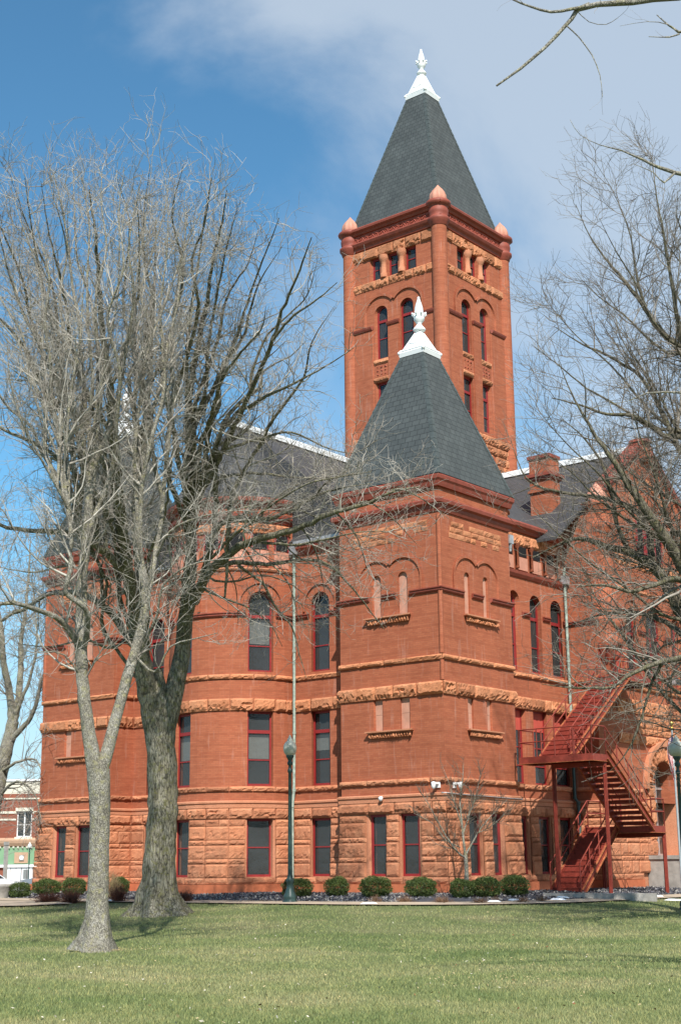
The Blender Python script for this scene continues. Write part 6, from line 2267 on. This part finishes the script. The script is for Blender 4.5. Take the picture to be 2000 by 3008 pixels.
lv6 = [
    LV(dens=8.0, lens=.7, ang=(38, 12), up=.35, gnarl=.15, tmin=.1, rratio=.6, rmin=.009, S_=6, k=4, skip=1),
    LV(dens=9, lens=.36, ang=(40, 14), up=.22, gnarl=.18, tmin=.1, rratio=.75, rmin=.0072, S_=5, k=3),
]
bare_tree('young_tree', 'slender leafless young tree before the courthouse corner and hedge', None, L6, lv6, 'bark1', 'twig2', 77, flare=.06, jit=.006, sides=12, base=b6)

# ------------------------------------------------------------------ shrubs
def mat_leaf(name, c0, c1, c2):
    k = NT(name)
    inf = k.n('NewGeometry')
    c = k.ramp(inf.outputs['Random Per Island'], [(0.0, c0), (0.5, c1), (1.0, c2)])
    cl = k.ramp(k.noise(k.obj(), 3.5, 4), [(.3, (.7, .72, .7)), (.7, (1.25, 1.2, 1.05))])
    return k.set(k.mixc(1.0, c, cl, 'MULTIPLY'), .6, .35)


M['yew'] = mat_leaf('yew_leaves', (0.03, 0.05, 0.016), (0.062, 0.10, 0.024), (0.125, 0.165, 0.042))
M['bar'] = mat_leaf('barberry_twigs', (0.05, 0.016, 0.013), (0.10, 0.035, 0.026), (0.19, 0.08, 0.05))
M['dry'] = mat_leaf('dry_stems', (0.14, 0.07, 0.04), (0.22, 0.12, 0.07), (0.34, 0.22, 0.14))
M['tanstem'] = mat_leaf('tan_stems', (0.24, 0.17, 0.09), (0.36, 0.27, 0.15), (0.46, 0.37, 0.22))


def evergreen(px, py, wpx, hpx, label, seed):
    c, D = ground_at(px, py)
    s = D / 4304
    rx, hh = wpx * s / 2, hpx * s
    r = np.random.default_rng(seed)
    t = empty('evergreen_shrub', tuple(c), label, 'shrub', 'clipped evergreen shrubs')
    n = int(8500 * (rx / .5) * (hh / .6))
    d = unit(r.normal(size=(n, 3)))
    lump = 1 + .10 * np.sin(3.1 * d[:, 0] + seed) * np.cos(4.2 * d[:, 1] + 2 * seed) + .07 * np.sin(9 * d[:, 2] + 5 * d[:, 0] + seed) + .05 * np.sin(13 * d[:, 1] + seed)
    rad = lump * (1 - .38 * r.random(n) ** 1.8)
    P = np.c_[d[:, 0] * rx, d[:, 1] * rx * .9, np.sign(d[:, 2]) * np.abs(d[:, 2]) ** .8 * hh * .5] * rad[:, None] + c + np.array([0, 0, hh * .5])
    P[:, 2] = np.maximum(P[:, 2], c[2] + .02)
    sz = r.uniform(.02, .042, n)[:, None]
    a = unit(d * .55 + r.normal(size=(n, 3)) * .6 + np.array([0, 0, .3]))
    b = unit(np.cross(a, r.normal(size=(n, 3))))
    V = np.stack([P - b * sz * .32, P + b * sz * .32, P + a * sz * 1.5], 1).reshape(-1, 3)
    np_mesh('foliage', V, np.arange(n * 3).reshape(-1, 3), [M['yew']], t)
    st = [unit(np.array([r.normal() * .5, r.normal() * .5, 1.0])) * hh * .75 for _ in range(14)]
    Pp = np.stack([np.stack([c + s_ * f for f in np.linspace(0, 1, 4)]) for s_ in st])
    V, F = tubes(Pp, np.full(Pp.shape[:2], .012), 4)
    np_mesh('stem', V, F, [M['bark2']], t)
    return t


EV = [(57, 2640, 66, 44, 'low round evergreen shrub outermost left, before the parked cars'),
      (138, 2632, 88, 46, 'wide evergreen shrub under the first window from the left end'),
      (216, 2634, 74, 52, 'evergreen shrub just left of the forked trunk'),
      (352, 2632, 56, 52, 'evergreen shrub between the two tree trunks'),
      (872, 2638, 92, 54, 'evergreen shrub partly behind the lamp post'),
      (990, 2636, 72, 54, 'small round evergreen shrub next right of the lamp post shrub'),
      (1102, 2638, 94, 58, 'sunlit yellowish evergreen shrub under the pair of basement windows'),
      (1238, 2638, 94, 56, 'evergreen shrub left of the corner, beside the young tree'),
      (1356, 2640, 72, 54, 'hedge shrub directly behind the young trunk'),
      (1430, 2638, 92, 58, 'dark hedge shrub in the middle of the row right of the young tree'),
      (1512, 2635, 84, 60, 'dark hedge shrub at the fire escape end of the row')]
for i, e in enumerate(EV):
    evergreen(*e, seed=100 + i)


def twiggy(px, py, wpx, hpx, label, seed, m, name='barberry_shrub', cat='shrub', group='leafless red barberry shrubs', dens=1.0, upr=.55):
    c, D = ground_at(px, py)
    s = D / 4304
    rx, hh = wpx * s / 2, hpx * s
    rs = np.random.default_rng(seed)
    t = empty(name, tuple(c), label, cat, group)
    n = int(150 * dens * max(.5, rx / .4))
    S_ = 5
    d = unit(np.c_[rs.normal(size=n) * .8, rs.normal(size=n) * .8, upr + rs.random(n)])
    P = np.empty((n, S_, 3)); R = np.empty((n, S_))
    P[:, 0] = c + np.c_[rs.normal(size=n) * rx * .3, rs.normal(size=n) * rx * .25, np.zeros(n)]
    L_ = rs.uniform(.6, 1.0, n)[:, None]
    for k in range(1, S_):
        d = unit(d + rs.normal(size=(n, 3)) * .25)
        P[:, k] = P[:, k - 1] + d * np.array([rx * 1.3, rx * 1.3, hh * 1.15]) * L_ / (S_ - 1)
    P[:, :, 2] = np.maximum(P[:, :, 2], c[2])
    R[:] = np.linspace(.006, .003, S_)[None]
    Q, RQ = branches(rs, P, R, dens=14, lens=.16, ang=(45, 15), up=.2, gnarl=.3, tmin=.15, rratio=.8, rmin=.003, S_=4)
    V1, F1 = tubes(P, R, 3)
    V2, F2 = tubes(Q, RQ, 3)
    np_mesh('stem', np.vstack([V1, V2]), np.vstack([F1, F2 + len(V1)]), [M[m]], t)
    return t


BB = [(145, 2655, 84, 34, 'wide dark red leafless shrub in front of the wide evergreen at left'),
      (208, 2655, 58, 42, 'dark red leafless shrub against the left side of the forked trunk'),
      (346, 2652, 62, 52, 'dark red leafless shrub just right of the forked trunk'),
      (414, 2648, 24, 34, 'small red leafless shrub against the left side of the thick trunk'),
      (545, 2652, 46, 36, 'dark red leafless shrub just right of the thick trunk')]
for i, e in enumerate(BB):
    twiggy(*e, 200 + i, 'bar', dens=1.5)
DR = [(1103, 2654, 42, 22, 'dried brown perennial clump in front of the yellowish shrub'),
      (1190, 2654, 48, 20, 'dried brown clump between the two shrubs left of the corner'),
      (1298, 2656, 50, 22, 'dried brown clump left of the young trunk'),
      (1410, 2657, 44, 20, 'dried brown clump right of the young trunk'),
      (1456, 2652, 26, 16, 'smallest dried clump before the middle hedge shrub'),
      (1532, 2655, 40, 18, 'dried brown clump before the end of the hedge'),
      (1590, 2652, 30, 20, 'dried brown clump by the foot of the fire escape')]
for i, e in enumerate(DR):
    twiggy(*e, 300 + i, 'dry', 'dried_clump', 'dried plant', 'dried perennial clumps', dens=.9, upr=.3)
twiggy(332, 2642, 44, 78, 'tall tan ornamental grass beside the forked trunk', 400, 'tanstem', 'ornamental_grass', 'grass clump', None, dens=1.1, upr=1.6)
# ------------------------------------------------------------------ across the street
DB = 112.0


def bpt(px, py, off=0.0):
    return at(px, py, DB - off)


def far_frame():
    o = at(0, 2543, DB)
    nrm = -HF
    def fr(u, z, d):
        return (o[0] + _r[0] * u + nrm[0] * d, o[1] + _r[1] * u + nrm[1] * d, z)
    fr.breaks = lambda a, b: [a, b]
    return fr


FF = far_frame()
SB = DB / FPX * 0.971
zpx = lambda py: at(50, py, DB)[2]
upx = lambda px: (px) * DB * 0.9705 / FPX * 1.0
BL = empty('brick_shop', tuple(at(40, 2600, DB)), 'old two-storey brick shop with cream trim and mint green storefront across the street', 'shop')
zb = zpx(2602)
ops_far = [dict(u0=upx(44), u1=upx(88), z0=zpx(2460), z1=zpx(2384), rd=.25), dict(u0=upx(-70), u1=upx(-26), z0=zpx(2460), z1=zpx(2384), rd=.25), dict(u0=upx(150), u1=upx(194), z0=zpx(2460), z1=zpx(2384), rd=.25)]
mb = MB()
wall(mb, FF, upx(-260), upx(330), zb - .5, zpx(2333), ops_far, 'brick_far', reveal=.25)
mb.poly([FF(upx(-260), zpx(2333), 0), FF(upx(330), zpx(2333), 0), FF(upx(330), zpx(2333), -12), FF(upx(-260), zpx(2333), -12)], 'slate2')
mb.poly([FF(upx(330), zb - .5, 0), FF(upx(330), zb - .5, -12), FF(upx(330), zpx(2333), -12), FF(upx(330), zpx(2333), 0)], 'brick_far')
mb.poly([FF(upx(-260), zb - .5, 0), FF(upx(-260), zb - .5, -12), FF(upx(-260), zpx(2333), -12), FF(upx(-260), zpx(2333), 0)], 'brick_far')
mb.build('wall', BL)
mb = MB()
for a, b in ((2345, 2349), (2384, 2391), (2406, 2411)):
    for u0, u1 in ((-260, -72), (-24, 42), (90, 148), (196, 330)):
        if a < 2350:
            continue
        fbox(mb, FF, upx(u0), upx(u1), zpx(b), zpx(a), -.05, .06, 'cream')
fbox(mb, FF, upx(-260), upx(330), zpx(2349), zpx(2345), -.05, .09, 'cream')
mb.build('trim_band', BL)
for u0 in (44, -70, 150):
    f = window(BL, FF, upx(u0), upx(u0 + 44), zpx(2460), zpx(2384), d=-.1, fw=.08, fm='white', rail=zpx(2424), mull=[upx(u0 + 22)], back=.2)
    mb = MB()
    fbox(mb, FF, upx(u0 - 4), upx(u0 + 48), zpx(2384), zpx(2374), -.05, .16, 'cream')
    fbox(mb, FF, upx(u0 - 4), upx(u0 + 48), zpx(2466), zpx(2460), -.05, .16, 'cream')
    mb.build('lintel_and_sill', f)
mb = MB()
cornice(mb, FF, upx(-260), upx(330), [(-.02, zpx(2488)), (.15, zpx(2487)), (.3, zpx(2478)), (.35, zpx(2470)), (-.02, zpx(2462))], 'tanboard')
for k in range(44):
    u = upx(-255 + k * 13.2)
    mb.box(*sorted((FF(u, 0, .1)[0], FF(u + .16, 0, .25)[0])), *sorted((FF(u, 0, .1)[1], FF(u + .16, 0, .25)[1])), zpx(2493), zpx(2487), 'cream')
mb.build('shop_cornice', BL)
mb = MB()
fbox(mb, FF, upx(-260), upx(330), zpx(2540), zpx(2490), -.02, .07, 'mint')
fbox(mb, FF, upx(42), upx(82), zpx(2537), zpx(2505), .0, .12, 'tanboard')
fbox(mb, FF, upx(-260), upx(330), zpx(2549), zpx(2541), -.02, .2, 'white')
mb.build('storefront_fascia', BL)
mb = MB()
c = FF(upx(64), zpx(2521), .2)
fbox(mb, FF, upx(57), upx(71), zpx(2529), zpx(2513), .1, .2, 'concrete')
for k in range(12):
    a0, a1 = 2 * pi * k / 12, 2 * pi * (k + 1) / 12
    mb.poly([FF(upx(64), zpx(2521), .22), FF(upx(64) + .16 * cos(a0), zpx(2521) + .16 * sin(a0), .22), FF(upx(64) + .16 * cos(a1), zpx(2521) + .16 * sin(a1), .22)], 'white')
mb.build('round_lamp', BL)
mb = MB()
for k in range(36):
    u = -255 + k * 16
    if 0 <= u < 12:
        continue
    fbox(mb, FF, upx(u), upx(u + 14.6), zpx(2598), zpx(2550), -.02, .07 + .01 * (k % 2), 'white')
fbox(mb, FF, upx(62), upx(64), zpx(2590), zpx(2550), .06, .14, 'alu')
fbox(mb, FF, upx(70), upx(84), zpx(2583), zpx(2556), .05, .11, 'glass')
fbox(mb, FF, upx(-2), upx(11), zpx(2600), zpx(2552), -.4, -.3, 'interior')
mb.build('storefront_panel', BL)
# taller cream building behind it
t = empty('cream_building', tuple(at(60, 2600, DB + 16)), 'taller plain cream building rising behind the brick shop', 'building')
mb = MB()
o2 = at(0, 2543, DB + 14)
f2 = flat((o2[0], o2[1]), (_r[0], _r[1]), (-HF[0], -HF[1]))
z2 = lambda py: at(50, py, DB + 14)[2]
fbox(mb, f2, -9, 12, -1, z2(2296), -10, 0, 'cream')
mb.build('wall', t)
mb = MB()
fbox(mb, f2, -9.1, 12.1, z2(2296), z2(2290), -10, .1, 'white')
mb.build('coping', t)


# parked cars
def car(px, py, D, label, paint, rz, L_=4.4):
    c = at(px, py, D)
    c[2] = -.6
    t = empty('parked_car', tuple(c), label, 'car', 'cars parked across the street')
    ca, sa = cos(rz), sin(rz)
    tr = lambda x, y, z: (c[0] + x * ca - y * sa, c[1] + x * sa + y * ca, c[2] + z)
    k = L_ / 4.4
    low = [(-2.2, .35), (-2.15, .75), (-1.3, .92), (-.75, 1.02), (1.55, 1.0), (2.1, .9), (2.2, .55), (2.15, .3), (-2.1, .28)]
    top = [(-.85, 1.0), (-.15, 1.44), (.95, 1.46), (1.7, 1.0)]
    def ext(pf, w0, w1, m, mb):
        A = [tr(x * k, -w0 if i in (0, len(pf) - 1) or True else 0, z) for i, (x, z) in enumerate(pf)]
        A = [tr(x * k, -(w0 + (w1 - w0) * (z - .3) / 1.2), z) for x, z in pf]
        B = [tr(x * k, (w0 + (w1 - w0) * (z - .3) / 1.2), z) for x, z in pf]
        mb.poly(A, m); mb.poly(B[::-1], m)
        for i in range(len(pf)):
            j = (i + 1) % len(pf)
            mb.poly([A[j], A[i], B[i], B[j]], m, smooth=False)
    mb = MB()
    ext(low, .88, .82, paint, mb)
    mb.build('body', t)
    mb = MB()
    ext(top, .84, .66, 'rubber', mb)
    mb.build('window_band', t)
    mb = MB()
    roof = [(-.12, 1.45), (.92, 1.47), (.9, 1.5), (-.05, 1.49)]
    ext(roof, .8, .62, paint, mb)
    for x0, z0, x1, z1 in ((-.85, 1.0, -.15, 1.46), (.95, 1.47, 1.7, 1.0), (.42, 1.0, .42, 1.46)):
        for s in (-1, 1):
            w0, w1 = .84 - .09, .66 + .02
            mb.bar(tr(x0 * k, s * (.80 if z0 < 1.2 else .68), z0), tr(x1 * k, s * (.80 if z1 < 1.2 else .68), z1), .06, .06, paint)
    mb.build('roof', t)
    for x in (-1.35, 1.35):
        for s in (-1, 1):
            mb = MB()
            mb.rod([tr(x * k, s * .68, .32), tr(x * k, s * .9, .32)], .33, 'rubber', 16)
            wl = mb.build('wheel', t)
            mb = MB()
            mb.rod([tr(x * k, s * .89, .32), tr(x * k, s * .915, .32)], .2, 'alu', 12)
            mb.build('rim', wl)
    for s in (-.6, .6):
        mb = MB()
        mb.rod([tr(-2.17 * k, s, .68), tr(-2.2 * k, s, .68)], .11, 'globe_w', 10)
        mb.build('headlight', t)


az_r = math.atan2(_r[1], _r[0])
car(-38, 2612, 88, 'white car parked across the street, left of the silver car', 'carwhite', az_r + pi)
car(146, 2612, 92, 'silver car parked across the street behind the outermost shrub', 'cargrey', az_r, 4.6)
# street pole and a round concrete planter
pp = at(13, 2615, 96)
t = empty('utility_pole', tuple(pp), 'grey square street pole before the green storefront', 'pole')
mb = MB()
mb.bar(tuple(pp - np.array([0, 0, .5])), (pp[0], pp[1], at(13, 2484, 96)[2]), .2, .2, 'concrete')
mb.build('shaft', t)
mb = MB()
zt = at(13, 2484, 96)[2]
mb.bar((pp[0], pp[1], zt), (pp[0], pp[1], zt + .22), .26, .26, 'concrete')
mb.build('cap', t)
gp, gD = ground_at(4, 2642)
t = empty('concrete_planter', tuple(gp), 'round grey concrete planter at the left edge of the pavement', 'planter')
mb = MB()
mb.lathe(tuple(gp), [(.3, -.05), (.34, .05), (.42, .45), (.45, .48), (.45, .58), (.38, .58), (.36, .5)], 'concrete', 20)
mb.build('bowl', t)
mb = MB()
mb.lathe(tuple(gp), [(.36, .48), (.2, .53), (.02, .55)], 'mulch', 16)
mb.build('soil', t)
# street
mb = MB()
q = [at(-900, 2600, 125), at(700, 2600, 125), at(700, 2600, 80), at(-900, 2600, 80)]
mb.poly([(p[0], p[1], -.62) for p in q][::-1], 'concrete')
tag(mb.build('road'), kind='structure')
